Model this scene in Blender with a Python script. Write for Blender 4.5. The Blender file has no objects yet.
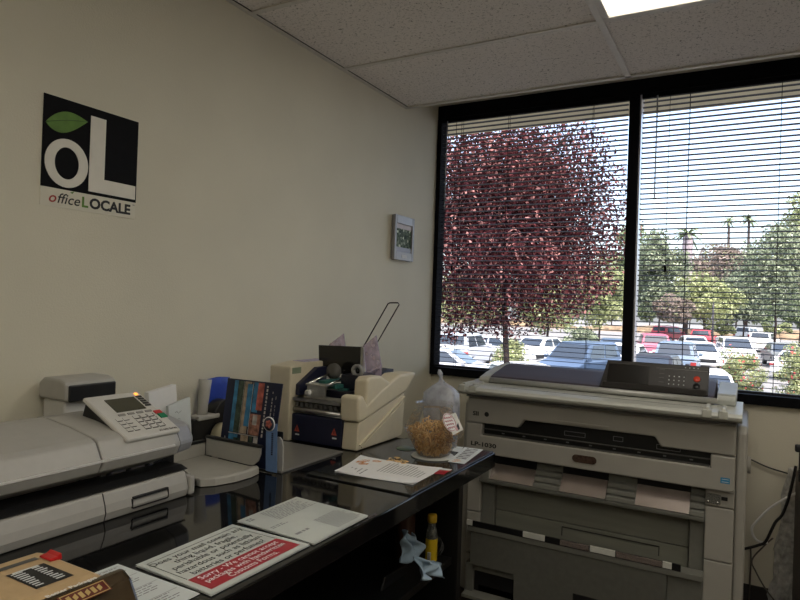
import bpy, bmesh, math, random
from math import sin, cos, pi, radians, sqrt
from mathutils import Vector, Matrix

random.seed(7)
SC = bpy.context.scene
COL = SC.collection

# ---------------------------------------------------------------- camera
F_PX, YAW, PITCH, ROLL = 624.367, 0.51143, 0.0066, 0.0349
EYE = Vector((1.678, -2.9746, 1.365))
FWD = Vector((-sin(YAW)*cos(PITCH), cos(YAW)*cos(PITCH), sin(PITCH)))
R0 = Vector((cos(YAW), sin(YAW), 0)); U0 = R0.cross(FWD)
RT = R0*cos(ROLL) + U0*sin(ROLL); UP = -R0*sin(ROLL) + U0*cos(ROLL)
cam_d = bpy.data.cameras.new('camera'); cam_d.sensor_width = 36; cam_d.lens = F_PX/800*36
cam_d.clip_start = .02; cam_d.clip_end = 800
cam = bpy.data.objects.new('camera', cam_d); COL.objects.link(cam)
m = Matrix((RT, UP, -FWD)).transposed().to_4x4(); m.translation = EYE
cam.matrix_world = m
SC.camera = cam
def at(u, v, ax, val):
    """measured point of the photograph on the plane axis = value"""
    d = FWD*F_PX + RT*(u-400) - UP*(v-300); i = 'xyz'.index(ax)
    return EYE + d*((val-EYE[i])/d[i])

# ---------------------------------------------------------------- materials
MATS = {}
def mat(name, col, rough=.5, metal=0., var=.06, scale=40., spec=.5, bump=0., bscale=None, emit=None, emit_s=0., alpha=1., coat=0., stretch=None):
    if name in MATS: return MATS[name]
    M = bpy.data.materials.new(name); M.use_nodes = True; nt = M.node_tree; N = nt.nodes; L = nt.links
    b = N['Principled BSDF']
    tc = N.new('ShaderNodeTexCoord'); nz = N.new('ShaderNodeTexNoise'); nz.inputs['Scale'].default_value = scale; nz.inputs['Detail'].default_value = 4
    if stretch:
        mp = N.new('ShaderNodeMapping'); mp.inputs['Scale'].default_value = stretch
        L.new(tc.outputs['Object'], mp.inputs['Vector']); L.new(mp.outputs['Vector'], nz.inputs['Vector'])
    else: L.new(tc.outputs['Object'], nz.inputs['Vector'])
    rp = N.new('ShaderNodeValToRGB')
    c = Vector(col[:3])
    rp.color_ramp.elements[0].position = .3; rp.color_ramp.elements[1].position = .7
    rp.color_ramp.elements[0].color = (*[max(0, x*(1-var)) for x in c], 1); rp.color_ramp.elements[1].color = (*[min(1, x*(1+var)) for x in c], 1)
    L.new(nz.outputs['Fac'], rp.inputs['Fac']); L.new(rp.outputs['Color'], b.inputs['Base Color'])
    b.inputs['Roughness'].default_value = rough; b.inputs['Metallic'].default_value = metal
    b.inputs['Specular IOR Level'].default_value = spec; b.inputs['Coat Weight'].default_value = coat
    if bump:
        n2 = N.new('ShaderNodeTexNoise'); n2.inputs['Scale'].default_value = bscale or scale*3; n2.inputs['Detail'].default_value = 3
        L.new(tc.outputs['Object'], n2.inputs['Vector'])
        bp = N.new('ShaderNodeBump'); bp.inputs['Strength'].default_value = bump; bp.inputs['Distance'].default_value = .01
        L.new(n2.outputs['Fac'], bp.inputs['Height']); L.new(bp.outputs['Normal'], b.inputs['Normal'])
    if emit: b.inputs['Emission Color'].default_value = (*emit, 1); b.inputs['Emission Strength'].default_value = emit_s
    if alpha < 1: b.inputs['Alpha'].default_value = alpha
    MATS[name] = M; return M
def thin_glass(name, tint=(1, 1, 1), gloss=.08, rough=.02, haze=0., hazecol=(.8, .8, .85), refl=.9):
    M = bpy.data.materials.new(name); M.use_nodes = True; nt = M.node_tree; N = nt.nodes; L = nt.links
    N.remove(N['Principled BSDF']); out = N['Material Output']
    t = N.new('ShaderNodeBsdfTransparent'); t.inputs[0].default_value = (*tint, 1)
    g = N.new('ShaderNodeBsdfGlossy'); g.inputs['Roughness'].default_value = rough
    fr = N.new('ShaderNodeFresnel'); fr.inputs['IOR'].default_value = 1.45
    ml = N.new('ShaderNodeMath'); ml.operation = 'MULTIPLY_ADD'; ml.inputs[1].default_value = refl; ml.inputs[2].default_value = gloss*.3
    L.new(fr.outputs[0], ml.inputs[0])
    mx = N.new('ShaderNodeMixShader'); L.new(ml.outputs[0], mx.inputs[0]); L.new(t.outputs[0], mx.inputs[1]); L.new(g.outputs[0], mx.inputs[2])
    last = mx
    if haze:
        d = N.new('ShaderNodeBsdfDiffuse'); d.inputs[0].default_value = (*hazecol, 1)
        tr = N.new('ShaderNodeBsdfTranslucent'); tr.inputs[0].default_value = (*hazecol, 1)
        ad = N.new('ShaderNodeMixShader'); ad.inputs[0].default_value = .4
        L.new(d.outputs[0], ad.inputs[1]); L.new(tr.outputs[0], ad.inputs[2])
        nz = N.new('ShaderNodeTexNoise'); nz.inputs['Scale'].default_value = 30
        tc = N.new('ShaderNodeTexCoord'); L.new(tc.outputs['Object'], nz.inputs['Vector'])
        mr = N.new('ShaderNodeMapRange'); mr.inputs['From Min'].default_value = .3; mr.inputs['From Max'].default_value = .75
        mr.inputs['To Min'].default_value = haze*.6; mr.inputs['To Max'].default_value = min(1, haze*1.5)
        L.new(nz.outputs['Fac'], mr.inputs['Value'])
        m2 = N.new('ShaderNodeMixShader'); L.new(mr.outputs[0], m2.inputs[0]); L.new(mx.outputs[0], m2.inputs[1]); L.new(ad.outputs[0], m2.inputs[2]); last = m2
    L.new(last.outputs[0], out.inputs['Surface']); MATS[name] = M; return M

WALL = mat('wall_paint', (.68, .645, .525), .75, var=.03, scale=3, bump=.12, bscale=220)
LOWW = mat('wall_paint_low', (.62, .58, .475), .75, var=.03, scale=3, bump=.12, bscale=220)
BLACKF = mat('black_anodised_frame', (.007, .007, .009), .8, var=.2, spec=.05)
TBAR = mat('white_enamel_grid', (.66, .63, .58), .5)
DARKGAP = mat('dark_shadow_gap', (.02, .02, .02), .9)
CARPET = mat('brown_carpet', (.045, .028, .02), .95, var=.35, scale=120, bump=.6, bscale=400)
BASEB = mat('dark_vinyl_base', (.02, .017, .015), .6)
DESKM = mat('black_gloss_laminate', (.005, .005, .0055), .06, var=.25, scale=6, spec=.45)
DESKS = mat('black_laminate_side', (.006, .006, .006), .4, var=.2)
GLASSTOP = mat('smoked_glass_sheet', (.022, .024, .023), .07, var=.1, scale=5, spec=.75)
GREY1 = mat('warm_grey_plastic', (.42, .41, .38), .45, var=.03)
GREY2 = mat('mid_grey_plastic', (.27, .265, .25), .45, var=.04)
GREY3 = mat('dark_grey_plastic', (.09, .088, .082), .5, var=.06)
LGREY = mat('light_grey_plastic', (.60, .59, .56), .42, var=.03)
BLACKP = mat('black_plastic', (.008, .008, .009), .4, var=.2)
CHROME = mat('polished_chrome', (.85, .85, .85), .12, 1.)
STEEL = mat('brushed_steel', (.5, .49, .47), .35, 1., var=.15, scale=30, stretch=(1, 20, 1))
CREAM = mat('cream_plastic', (.62, .56, .42), .45, var=.03)
NAVY = mat('navy_painted_metal', (.010, .012, .035), .45, var=.1)
WHITE = mat('white_paper', (.80, .80, .80), .7, var=.02)
PAPER2 = mat('bluish_paper', (.66, .70, .70), .7, var=.02)
LAM = mat('laminated_paper', (.62, .66, .63), .12, var=.02, spec=.6)
INK = mat('black_ink', (.015, .015, .015), .6)
INKG = mat('grey_ink', (.22, .22, .23), .7)
REDM = mat('red_print', (.42, .018, .035), .3)
GREENM = mat('green_print', (.11, .23, .03), .6, var=.2, scale=25)
PRN = mat('printer_beige_grey', (.36, .345, .31), .42, var=.03, scale=12)
PRNL = mat('printer_light_cap', (.50, .50, .45), .4, var=.03)
PRND = mat('printer_dark_grey', (.12, .12, .105), .5, var=.08)
PRNM = mat('printer_mid_grey', (.17, .17, .15), .5, var=.06)
SCANC = mat('scanner_cover_violet_grey', (.075, .06, .068), .5, var=.05)
CHAR = mat('charcoal_panel', (.022, .019, .018), .45, var=.1)
TAN = mat('tan_enamel', (.52, .36, .19), .4, var=.05)
SMOKE = mat('smoky_brown_cover', (.05, .034, .018), .12, var=.2, spec=.7)
REDSW = mat('red_switch', (.50, .01, .012), .3)
SLAT = mat('dark_blind_slat', (.008, .009, .016), .5, var=.1, spec=.3)
PINK = mat('pinkish_mirror_plate', (.52, .45, .42), .22, .75, var=.12, scale=14)
BLUEP = mat('blue_plastic', (.02, .06, .42), .4, var=.1)

# ---------------------------------------------------------------- mesh builder
class MB:
    def __init__(s): s.v = []; s.f = []; s.mi = []; s.mats = []; s.cur = 0; s.sm = []
        
    def use(s, M):
        if M not in s.mats: s.mats.append(M)
        s.cur = s.mats.index(M); return s
    def add(s, vs, fs, smooth=False):
        o = len(s.v); s.v += [tuple(v) for v in vs]
        for f in fs: s.f.append(tuple(i+o for i in f)); s.mi.append(s.cur); s.sm.append(smooth)
        return s
    def box(s, x0, x1, y0, y1, z0, z1):
        x0, x1 = min(x0, x1), max(x0, x1); y0, y1 = min(y0, y1), max(y0, y1); z0, z1 = min(z0, z1), max(z0, z1)
        vs = [(x0, y0, z0), (x1, y0, z0), (x1, y1, z0), (x0, y1, z0), (x0, y0, z1), (x1, y0, z1), (x1, y1, z1), (x0, y1, z1)]
        return s.add(vs, [(0, 3, 2, 1), (4, 5, 6, 7), (0, 1, 5, 4), (1, 2, 6, 5), (2, 3, 7, 6), (3, 0, 4, 7)])
    def prism(s, poly, ax, a0, a1):
        """polygon in the two other axes (cyclic order: x->(y,z), y->(x,z), z->(x,y)), extruded along ax"""
        def P(p, a): return {'x': (a, p[0], p[1]), 'y': (p[0], a, p[1]), 'z': (p[0], p[1], a)}[ax]
        n = len(poly); vs = [P(p, a0) for p in poly] + [P(p, a1) for p in poly]
        fs = [tuple(range(n))[::-1], tuple(range(n, 2*n))] + [(i, (i+1) % n, n+(i+1) % n, n+i) for i in range(n)]
        return s.add(vs, fs)
    def loft(s, rings, caps=True, closed=True, smooth=False):
        n = len(rings[0]); vs = [p for r in rings for p in r]; fs = []
        for k in range(len(rings)-1):
            for i in range(n if closed else n-1):
                j = (i+1) % n; fs.append((k*n+i, k*n+j, (k+1)*n+j, (k+1)*n+i))
        if caps and closed: fs += [tuple(range(n))[::-1], tuple(range((len(rings)-1)*n, len(rings)*n))]
        return s.add(vs, fs, smooth)
    def tube(s, pts, r, n=8, caps=True, smooth=True):
        pts = [Vector(p) for p in pts]; rings = []
        rr = r if isinstance(r, (list, tuple)) else [r]*len(pts)
        prev = None
        for i, p in enumerate(pts):
            d = (pts[min(i+1, len(pts)-1)] - pts[max(i-1, 0)])
            d = d.normalized() if d.length > 1e-9 else Vector((0, 0, 1))
            if prev is None:
                a = d.cross(Vector((0, 0, 1)) if abs(d.z) < .9 else Vector((1, 0, 0))).normalized()
            else:
                a = (prev - d*prev.dot(d)).normalized()
            prev = a; b = d.cross(a)
            rings.append([p + (a*cos(t*2*pi/n) + b*sin(t*2*pi/n))*rr[i] for t in range(n)])
        return s.loft(rings, caps, True, smooth)
    def cyl(s, a, b, r, r2=None, n=20, smooth=True): return s.tube([a, b], [r, r if r2 is None else r2], n, True, smooth)
    def lathe(s, prof, c, n=24, smooth=True, ph=0., caps=True):
        return s.loft([[(c[0]+r*cos(t*2*pi/n+ph), c[1]+r*sin(t*2*pi/n+ph), c[2]+z) for t in range(n)] for r, z in prof], caps, True, smooth)
    def quad(s, *p): return s.add(p, [tuple(range(len(p)))])
    def xf(s, M, start=0):
        s.v[start:] = [tuple(M @ Vector(v)) for v in s.v[start:]]; return s

ROOT = {}
def obj(name, mb, M, parent=None, bevel=0., smooth=False, seg=2, local=False, origin=True):
    mb_m = [M] if not mb.mats else mb.mats
    off = Vector((0, 0, 0))
    if parent is not None:
        if not local: off = ROOT.get(parent.name, Vector((0, 0, 0)))
    elif origin and mb.v:
        xs = [v[0] for v in mb.v]; ys = [v[1] for v in mb.v]; zs = [v[2] for v in mb.v]
        off = Vector(((min(xs)+max(xs))/2, (min(ys)+max(ys))/2, min(zs)))
    me = bpy.data.meshes.new(name)
    me.from_pydata([(v[0]-off.x, v[1]-off.y, v[2]-off.z) for v in mb.v], [], mb.f)
    for q in mb_m: me.materials.append(q)
    if mb.mats: me.polygons.foreach_set('material_index', mb.mi)
    me.polygons.foreach_set('use_smooth', [smooth or q for q in mb.sm])
    me.validate(); me.update()
    o = bpy.data.objects.new(name, me); COL.objects.link(o)
    if parent is not None:
        o.parent = parent; ROOT[o.name] = off
    else:
        o.location = off; ROOT[o.name] = off
    bm = bmesh.new(); bm.from_mesh(me); bmesh.ops.recalc_face_normals(bm, faces=bm.faces); bm.to_mesh(me); bm.free()
    if bevel:
        b = o.modifiers.new('bevel', 'BEVEL'); b.width = bevel; b.segments = seg; b.limit_method = 'ANGLE'; b.angle_limit = radians(35)
        b.use_clamp_overlap = True; b.harden_normals = False
    return o
def tag(o, label, cat, group=None, kind=None):
    if label: o['label'] = label
    if cat: o['category'] = cat
    if group: o['group'] = group
    if kind: o['kind'] = kind
    return o
def thing(name, label, cat, loc=(0, 0, 0), group=None, rotz=0.):
    o = bpy.data.objects.new(name, None); COL.objects.link(o); o.location = loc; o.rotation_euler = (0, 0, rotz)
    o.empty_display_size = .05
    ROOT[o.name] = Vector(loc); return tag(o, label, cat, group)
def struct(name, mb, M, bevel=0.):
    o = obj(name, mb, M, None, bevel); o['kind'] = 'structure'; return o
def part(o, label): o['label'] = label; return o
def kids(o): return [c for c in bpy.data.objects if c.parent == o]
def copy_tree(o, parent=None):
    c = o.copy(); COL.objects.link(c)
    if parent is not None: c.parent = parent
    for k in kids(o): copy_tree(k, c)
    return c

def text_mb(mb, M, s, size, o, xd, yd, align='LEFT', bold=0., shear=0., wide=1.):
    """lettering as mesh: baseline start o, reading direction xd, up direction yd"""
    cu = bpy.data.curves.new('lettering', 'FONT'); cu.body = s; cu.size = size; cu.align_x = align; cu.offset = bold; cu.shear = shear
    cu.resolution_u = 3; cu.extrude = 0
    ob = bpy.data.objects.new('lettering', cu); COL.objects.link(ob)
    dg = bpy.context.evaluated_depsgraph_get(); me = bpy.data.meshes.new_from_object(ob.evaluated_get(dg))
    xd = Vector(xd).normalized(); yd = Vector(yd).normalized(); o = Vector(o)
    vs = [o + xd*(v.co.x*wide) + yd*v.co.y for v in me.vertices]
    w = max([v.co.x*wide for v in me.vertices], default=0)
    mb.use(M); mb.add(vs, [tuple(p.vertices) for p in me.polygons])
    bpy.data.objects.remove(ob); bpy.data.curves.remove(cu); bpy.data.meshes.remove(me)
    return w

# ================================================================ ROOM SHELL
H = 2.44; WY = .433; SILL = .951; WTOP = 2.566; RX = 4.3; BY = -5.2
struct('floor', MB().box(-.12, RX+.12, BY-.12, WY+.14, -.1, 0), CARPET)
struct('wall_left', MB().box(-.12, 0, BY-.12, WY+.03, 0, 2.75), WALL)
struct('wall_right', MB().box(RX, RX+.12, BY-.12, WY+.14, 0, 2.75), WALL)
struct('wall_back', MB().box(0, RX, BY-.12, BY, 0, 2.75), WALL)
WX1 = 2.42
wf = MB().box(0, RX, WY, WY+.14, 0, SILL).box(0, RX, WY, WY+.14, WTOP, 2.75).box(WX1, RX, WY, WY+.14, SILL, WTOP)
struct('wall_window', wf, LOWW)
struct('baseboard_window', MB().box(0, RX, WY-.012, WY, 0, .102), BASEB, .003)
struct('baseboard_left', MB().box(0, .012, BY, WY-.012, 0, .102), BASEB, .003)

# ceiling: acoustic tile with fissures, and the pocket above the window
CE = bpy.data.materials.new('acoustic_tile'); CE.use_nodes = True
nt = CE.node_tree; N = nt.nodes; L = nt.links; b = N['Principled BSDF']; b.inputs['Roughness'].default_value = .95
tc = N.new('ShaderNodeTexCoord'); n1 = N.new('ShaderNodeTexNoise'); n1.inputs['Scale'].default_value = 95; n1.inputs['Detail'].default_value = 6; n1.inputs['Roughness'].default_value = .7; n1.inputs['Distortion'].default_value = .9
L.new(tc.outputs['Object'], n1.inputs['Vector'])
rp = N.new('ShaderNodeValToRGB'); e = rp.color_ramp.elements
e[0].position = .34; e[0].color = (.16, .14, .125, 1); e[1].position = .45; e[1].color = (.84, .79, .75, 1)
L.new(n1.outputs['Fac'], rp.inputs['Fac']); L.new(rp.outputs['Color'], b.inputs['Base Color'])
bp = N.new('ShaderNodeBump'); bp.inputs['Strength'].default_value = .5; bp.inputs['Distance'].default_value = .004
L.new(n1.outputs['Fac'], bp.inputs['Height']); L.new(bp.outputs['Normal'], b.inputs['Normal'])
GX0, GY0 = 1.165, -.615
LXA, LXB, LYA, LYB = GX0+.02, GX0+1.2, GY0-.60, GY0-.02   # bay of the visible light
lights = [(0, 0), (0, -3), (1, -1), (1, -4), (0, -5)]
holes = []
def cell(i, j): return (GX0+1.22*i+.014, GX0+1.22*(i+1)-.014, GY0+.61*(j-1)+.014, GY0+.61*j-.014)
cb = MB()
xs = [0, GX0, GX0+1.22, GX0+2.44, RX]; ys = [0.0] + [GY0-.61*k for k in range(0, 8)]; ys = [y for y in ys if y > BY] + [BY]
for i in range(len(xs)-1):
    for j in range(len(ys)-1):
        if (i-1, -(j-1)) in lights: continue
        cb.box(xs[i], xs[i+1], ys[j+1], ys[j], H, H+.02)
cb.box(0, RX, -.012, 0, H, 2.75); cb.box(0, RX, 0, WY, 2.75, 2.8); cb.box(0, RX, BY, WY, 2.8, 2.85)
struct('ceiling', cb, CE)
tb = MB()
for x in xs[1:-1]: tb.box(x-.013, x+.013, BY, 0, H-.006, H-.0005)
struct('trim_1', tb, TBAR)
tb = MB()
for y in ys[1:-1]: tb.box(.02, RX, y-.012, y+.012, H-.004, H-.0005)
struct('trim_2', tb, TBAR)
struct('trim_3', MB().box(.0, .022, BY, 0, H-.004, H+.0).box(.022, RX, -.02, .004, H-.006, H-.0005), TBAR)
struct('painted_shadow_line', MB().box(.021, .026, BY, 0, H-.002, H-.0002), DARKGAP)  # dark strip painted in as the shadow line along the wall angle

# lights in the ceiling
def ceiling_light(i, j, label):
    x0, x1, y0, y1 = cell(i, j)
    t = thing('ceiling_light', label, 'light', ((x0+x1)/2, (y0+y1)/2, H-.004))
    fr = MB()
    fr.box(x0, x1, y0, y0+.025, H-.012, H+.03).box(x0, x1, y1-.025, y1, H-.012, H+.03).box(x0, x0+.025, y0+.025, y1-.025, H-.012, H+.03).box(x1-.025, x1, y0+.025, y1-.025, H-.012, H+.03)
    obj('frame', fr, TBAR, t, .003)
    obj('diffuser', MB().box(x0+.025, x1-.025, y0+.025, y1-.025, H, H+.02), mat('light_diffuser', (.9, .9, .87), .4, emit=(1, .93, .80), emit_s=LAMP), t)
LAMP = 4.6
ceiling_light(0, 0, 'bright recessed ceiling light panel beside the white ceiling grid bar above the window')
for (i, j) in lights[1:]:
    ceiling_light(i, j, 'recessed ceiling light panel %s' % {(0, -3): 'in the ceiling over the desk', (1, -1): 'by the right wall', (1, -4): 'at the back right of the room', (0, -5): 'at the back left of the room'}[(i, j)])

# ================================================================ WINDOW AND BLINDS
MX0, MX1 = 1.105, 1.155
fr = MB()
fr.box(0.002, WX1, WY-.03, WY+.058, SILL, SILL+.045).box(0.002, WX1, WY-.03, WY+.058, WTOP-.075, WTOP).box(0.002, .028, WY-.03, WY+.058, SILL+.045, WTOP-.075)
fr.box(WX1-.03, WX1, WY-.03, WY+.058, SILL+.045, WTOP-.075)
fr.box(MX0, MX1, WY-.04, WY+.058, SILL+.045, WTOP-.075)
win = struct('window_1', fr, BLACKF, .003)
obj('window_trim_strip', MB().box(MX1, MX1+.008, WY-.02, WY+.06, SILL+.05, WTOP-.08), mat('pale_aluminium_bead', (.6, .6, .66), .3, .6), win)
GL = thin_glass('window_glass', (.95, .96, .97), .0, refl=.25)
obj('pane', MB().quad((.02, WY+.05, SILL+.03), (MX0+.01, WY+.05, SILL+.03), (MX0+.01, WY+.05, WTOP-.06), (.02, WY+.05, WTOP-.06)), GL, win)
obj('pane', MB().quad((MX1-.01, WY+.05, SILL+.03), (WX1-.02, WY+.05, SILL+.03), (WX1-.02, WY+.05, WTOP-.06), (MX1-.01, WY+.05, WTOP-.06)), GL, win)

def blind(x0, x1, cords, wand, label):
    yb = WY-.015
    zt = WTOP-.078; zb = SILL+.05
    t = thing('window_blind', label, 'blind', ((x0+x1)/2, yb, zb))
    obj('head_rail', MB().box(x0, x1, yb-.014, yb+.014, zt-.024, zt), BLACKF, t, .002)
    obj('bottom_rail', MB().box(x0, x1, yb-.012, yb+.012, zb, zb+.012), SLAT, t, .002)
    s = MB(); z = zb+.03; p = .0262; w = .0125
    while z < zt-.03:
        # shallow curved slat, tilted a little towards the room
        tl = radians(-5); th = .0019
        prof = [(-w, -.0016), (-w*.4, 0.0002), (w*.4, 0.0002), (w, -.0016), (w*.4, 0.0002+th), (-w*.4, .0002+th)]
        pr = [(yb + a*cos(tl) - c*sin(tl), z + a*sin(tl) + c*cos(tl)) for a, c in prof]
        s.prism(pr, 'x', x0+.003, x1-.003); z += p
    obj('slats', s, SLAT, t)
    for x in cords:
        c = MB(); c.box(x-.001, x+.001, yb-.0145, yb-.0125, zb, zt-.02).box(x-.001, x+.001, yb+.0125, yb+.0145, zb, zt-.02)
        obj('ladder_cord', c, BLACKF, t)
    obj('tilt_wand', MB().cyl((wand, yb-.022, zt-.02), (wand, yb-.024, zt-.55), .0035, n=8), mat('clear_wand', (.45, .47, .52), .1, alpha=.75), t)
    c = MB(); c.cyl((wand+.06, yb-.022, zt-.02), (wand+.06, yb-.022, zt-.9), .0013, n=6); c.lathe([(.001, 0), (.005, -.008), (.007, -.03), (.004, -.036)], (wand+.06, yb-.022, zt-.88), 10)
    obj('pull_cord', c, BLACKF, t)
blind(.032, MX0-.004, (.16, .45, .92), .07, 'dark open slatted blind over the left window pane with the red tree behind')
blind(MX1+.010, WX1-.034, (1.39, 1.78, 2.2), 1.24, 'dark open slatted blind over the right window pane')

# ================================================================ DESK
DZ = .855; DX = .912; DY = -.885; DY0 = -3.9
t = thing('desk', 'long black glossy desk with open shelves along the left wall', 'desk', (.45, -2.3, 0))
obj('desktop', MB().box(.004, DX, DY0, DY, DZ-.05, DZ), DESKM, t, .003, seg=2)
obj('end_panel', MB().box(.03, .80, DY-.05, DY-.012, 0, DZ-.05), DESKS, t, .003)
obj('divider', MB().box(.03, .80, -1.96, -1.93, 0, DZ-.05), DESKS, t, .002)
obj('end_panel', MB().box(.03, .80, DY0+.01, DY0+.05, 0, DZ-.05), DESKS, t, .003)
obj('back_panel', MB().box(.015, .03, DY0+.01, DY-.012, 0, DZ-.05), DESKS, t)
SHZ = .475
obj('shelf', MB().box(.03, .78, -1.93, DY-.05, SHZ-.025, SHZ), DESKS, t, .002)
obj('shelf', MB().box(.03, .78, DY0+.05, -1.96, SHZ-.025, SHZ), DESKS, t, .002)
obj('plinth', MB().box(.03, .78, DY0+.05, DY-.05, 0.0, .06), DESKS, t)
tag(obj('glass_sheet', MB().box(.555, DX-.006, -1.50, DY-.004, DZ+.0003, DZ+.005), GLASSTOP, None, .0015), 'smoky grey glass sheet lying on the far end of the desk', 'glass')
GZ = DZ+.0055

# ================================================================ MAILING MACHINE
t = thing('mailing_machine', 'grey postage machine with a tilted keypad panel and red and green keys', 'mailing machine', (.25, -2.3, DZ))
M0, M1 = -2.78, -1.845
MM = mat('machine_grey', (.40, .39, .365), .38, var=.03); MMB = mat('machine_bluish_end', (.30, .31, .34), .35, var=.03)
pf = [(.145, .905), (.145, 1.046), (.165, 1.058), (.21, 1.062), (.30, 1.052), (.385, 1.037), (.401, 1.030), (.423, .9935), (.424, .985), (.414, .963), (.37, .945), (.30, .915)]
hood = MB()
rings = [[(x, y, z) for x, z in pf] for y in (M0, -2.075)]
hood.loft(rings)
obj('hood', hood, MM, t, .004, local=False)
cx, cz = .26, .985
rings = []
for y, k in ((-2.072, 1.), (-1.90, 1.), (-1.865, .985), (-1.845, .94)):
    rings.append([(cx+(x-cx)*k, y, cz+(z-cz)*k) for x, z in pf])
obj('hood_end', MB().loft(rings), MM, t, .004)
cap = MB()
rings = []
for y, k in ((-1.8449, .94), (-1.80, .90), (-1.775, .74), (-1.77, .5)):
    rings.append([(cx+(x-cx)*k, y, cz+(z-cz)*k) for x, z in pf])
part(obj('end_cap', cap.loft(rings), MMB, t, .003), 'bluish grey rounded end cap')
part(obj('trim_strip', MB().prism([(.416, .9875), (.4265, .9875), (.4265, .991), (.4245, .9925), (.416, .9925)], 'y', M0, -1.872), mat('bright_strip', (.75, .75, .74), .3, .35), t), 'bright chrome strip')
obj('inner_body', MB().box(.15, .34, M0, -1.80, DZ+.05, .94), BLACKP, t)
sup = MB().box(.335, .345, -2.02, -1.87, .918, .945)
obj('support_bracket', sup, STEEL, t, .001)
for y in (-2.00, -1.945, -1.89): obj('bracket_screw', MB().cyl((.344, y, .93), (.349, y, .93), .007, n=12), BLACKP, t)
base = MB().prism([(.145, DZ+.0005), (.432, DZ+.0005), (.438, .875), (.434, .893), (.424, .917), (.40, .923), (.145, .923)], 'y', M0, -1.835)
obj('base', base, MM, t, .004)
deckp = [(.15, .922), (.405, .9245), (.437, .915), (.444, .899), (.448, .893), (.446, .905), (.425, .926), (.40, .930), (.15, .930)]
obj('transport_deck', MB().prism([(.15, .9235), (.395, .9235), (.420, .9195), (.424, .9225), (.40, .930), (.15, .930)], 'y', M0, -1.826), BLACKP, t, .002)
hd = MB().prism([(.434, .8945), (.4375, .885), (.4385, .872), (.4365, .872), (.434, .88), (.4325, .8935)], 'y', -2.00, -1.89)
obj('recess_shadow_lines', MB().prism([(.4325, .8945), (.4395, .8935), (.4405, .889), (.4335, .889)], 'y', -2.0, -1.90).prism([(.436, .870), (.4395, .870), (.4395, .8675), (.436, .8675)], 'y', -2.0, -1.90).prism([(.434, .89), (.4385, .89), (.4392, .869), (.436, .869)], 'y', -2.003, -2.000).prism([(.434, .89), (.4385, .89), (.4392, .869), (.436, .869)], 'y', -1.90, -1.898), BLACKP, t)  # black lines stand in for the shadow edges round the handle recess
obj('end_latch', MB().box(.39, .44, -1.834, -1.815, .858, .905), MM, t, .005)
obj('panel_seam', MB().prism([(.4325, DZ+.001), (.4335, DZ+.001), (.4392, .875), (.4352, .893), (.4252, .918), (.424, .917), (.434, .893), (.438, .875)], 'y', -2.072, -2.070), BLACKP, t)
# keypad panel: tilted slab
pu = Vector((0, 1, 0)); a0 = Vector((.418, 0, 1.026)); a1 = Vector((.245, 0, 1.107))
pv = (a1-a0); PL = pv.length; pv.normalize(); pn = pu.cross(pv)*-1
if pn.z < 0: pn = -pn
PY0, PY1 = -2.006, -1.848; PW = PY1-PY0
def pan(u, v, h=0): return Vector((a0.x, PY0, a0.z)) + pu*u + pv*v + pn*h
def panbox(mb, u0, u1, v0, v1, h0, h1):
    vs = [pan(u0, v0, h0), pan(u1, v0, h0), pan(u1, v1, h0), pan(u0, v1, h0), pan(u0, v0, h1), pan(u1, v0, h1), pan(u1, v1, h1), pan(u0, v1, h1)]
    return mb.add(vs, [(0, 3, 2, 1), (4, 5, 6, 7), (0, 1, 5, 4), (1, 2, 6, 5), (2, 3, 7, 6), (3, 0, 4, 7)])
obj('keypad_base', MB().loft([[pan(.006, .01, -.012), pan(PW-.006, .01, -.012), pan(PW-.006, PL-.01, -.012), pan(.006, PL-.01, -.012)], [(.36, PY0+.012, 1.0), (.36, PY1-.012, 1.0), (.22, PY1-.012, 1.03), (.22, PY0+.012, 1.03)]]), BLACKP, t)
kp = panbox(MB(), 0, PW, 0, PL, -.012, 0)
KP = obj('keypad_panel', kp, LGREY, t, .005)
part(obj('screen', panbox(MB(), .042, .128, .108, .166, .0002, .0012), mat('dark_lcd', (.05, .048, .03), .25), KP), 'dark display screen')
part(obj('indicator_lamp', panbox(MB(), .138, .146, .172, .18, .0002, .002), mat('orange_lamp', (.9, .35, .05), .4, emit=(1, .38, .06), emit_s=2.), KP), 'orange indicator light')
for k in range(5):
    obj('key', panbox(MB(), .134, .150, .118+k*.0105, .1245+k*.0105, .0002, .002), BLACKP if k < 5 else GREY2, KP)
for k in range(4):
    obj('key', panbox(MB(), .038+k*.026, .056+k*.026, .092, .099, .0002, .002), GREY2, KP)
for r in range(4):
    for c in range(3):
        obj('key', panbox(MB(), .068+c*.021, .084+c*.021, .026+r*.0155, .037+r*.0155, .0002, .0022), LGREY, KP)
for r in range(4):
    for c in range(2):
        obj('key', panbox(MB(), .020+c*.019, .034+c*.019, .028+r*.015, .038+r*.015, .0002, .0018), LGREY, KP)
part(obj('stop_key', panbox(MB(), .136, .157, .078, .092, .0002, .003), mat('red_key', (.55, .03, .035), .4), KP, .001), 'red key')
part(obj('start_key', panbox(MB(), .138, .159, .058, .077, .0002, .003), mat('green_key', (.0, .18, .08), .4), KP, .001), 'green key')
lt = MB(); text_mb(lt, INK, 'IN-600 Series', .0095, pan(.098, .008, .0006), pu, pv, bold=.0002); obj('lettering', lt, INK, KP)
ol = MB()
for r in range(4):
    for c in range(3):
        panbox(ol, .068+c*.021, .084+c*.021, .0245+r*.0155, .0258+r*.0155, .0002, .0024); panbox(ol, .0845+c*.021, .0855+c*.021, .026+r*.0155, .037+r*.0155, .0002, .0024)
    for c in range(2):
        panbox(ol, .020+c*.019, .034+c*.019, .0265+r*.015, .0275+r*.015, .0002, .002)
obj('key_outline', ol, GREY3, KP)

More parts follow.
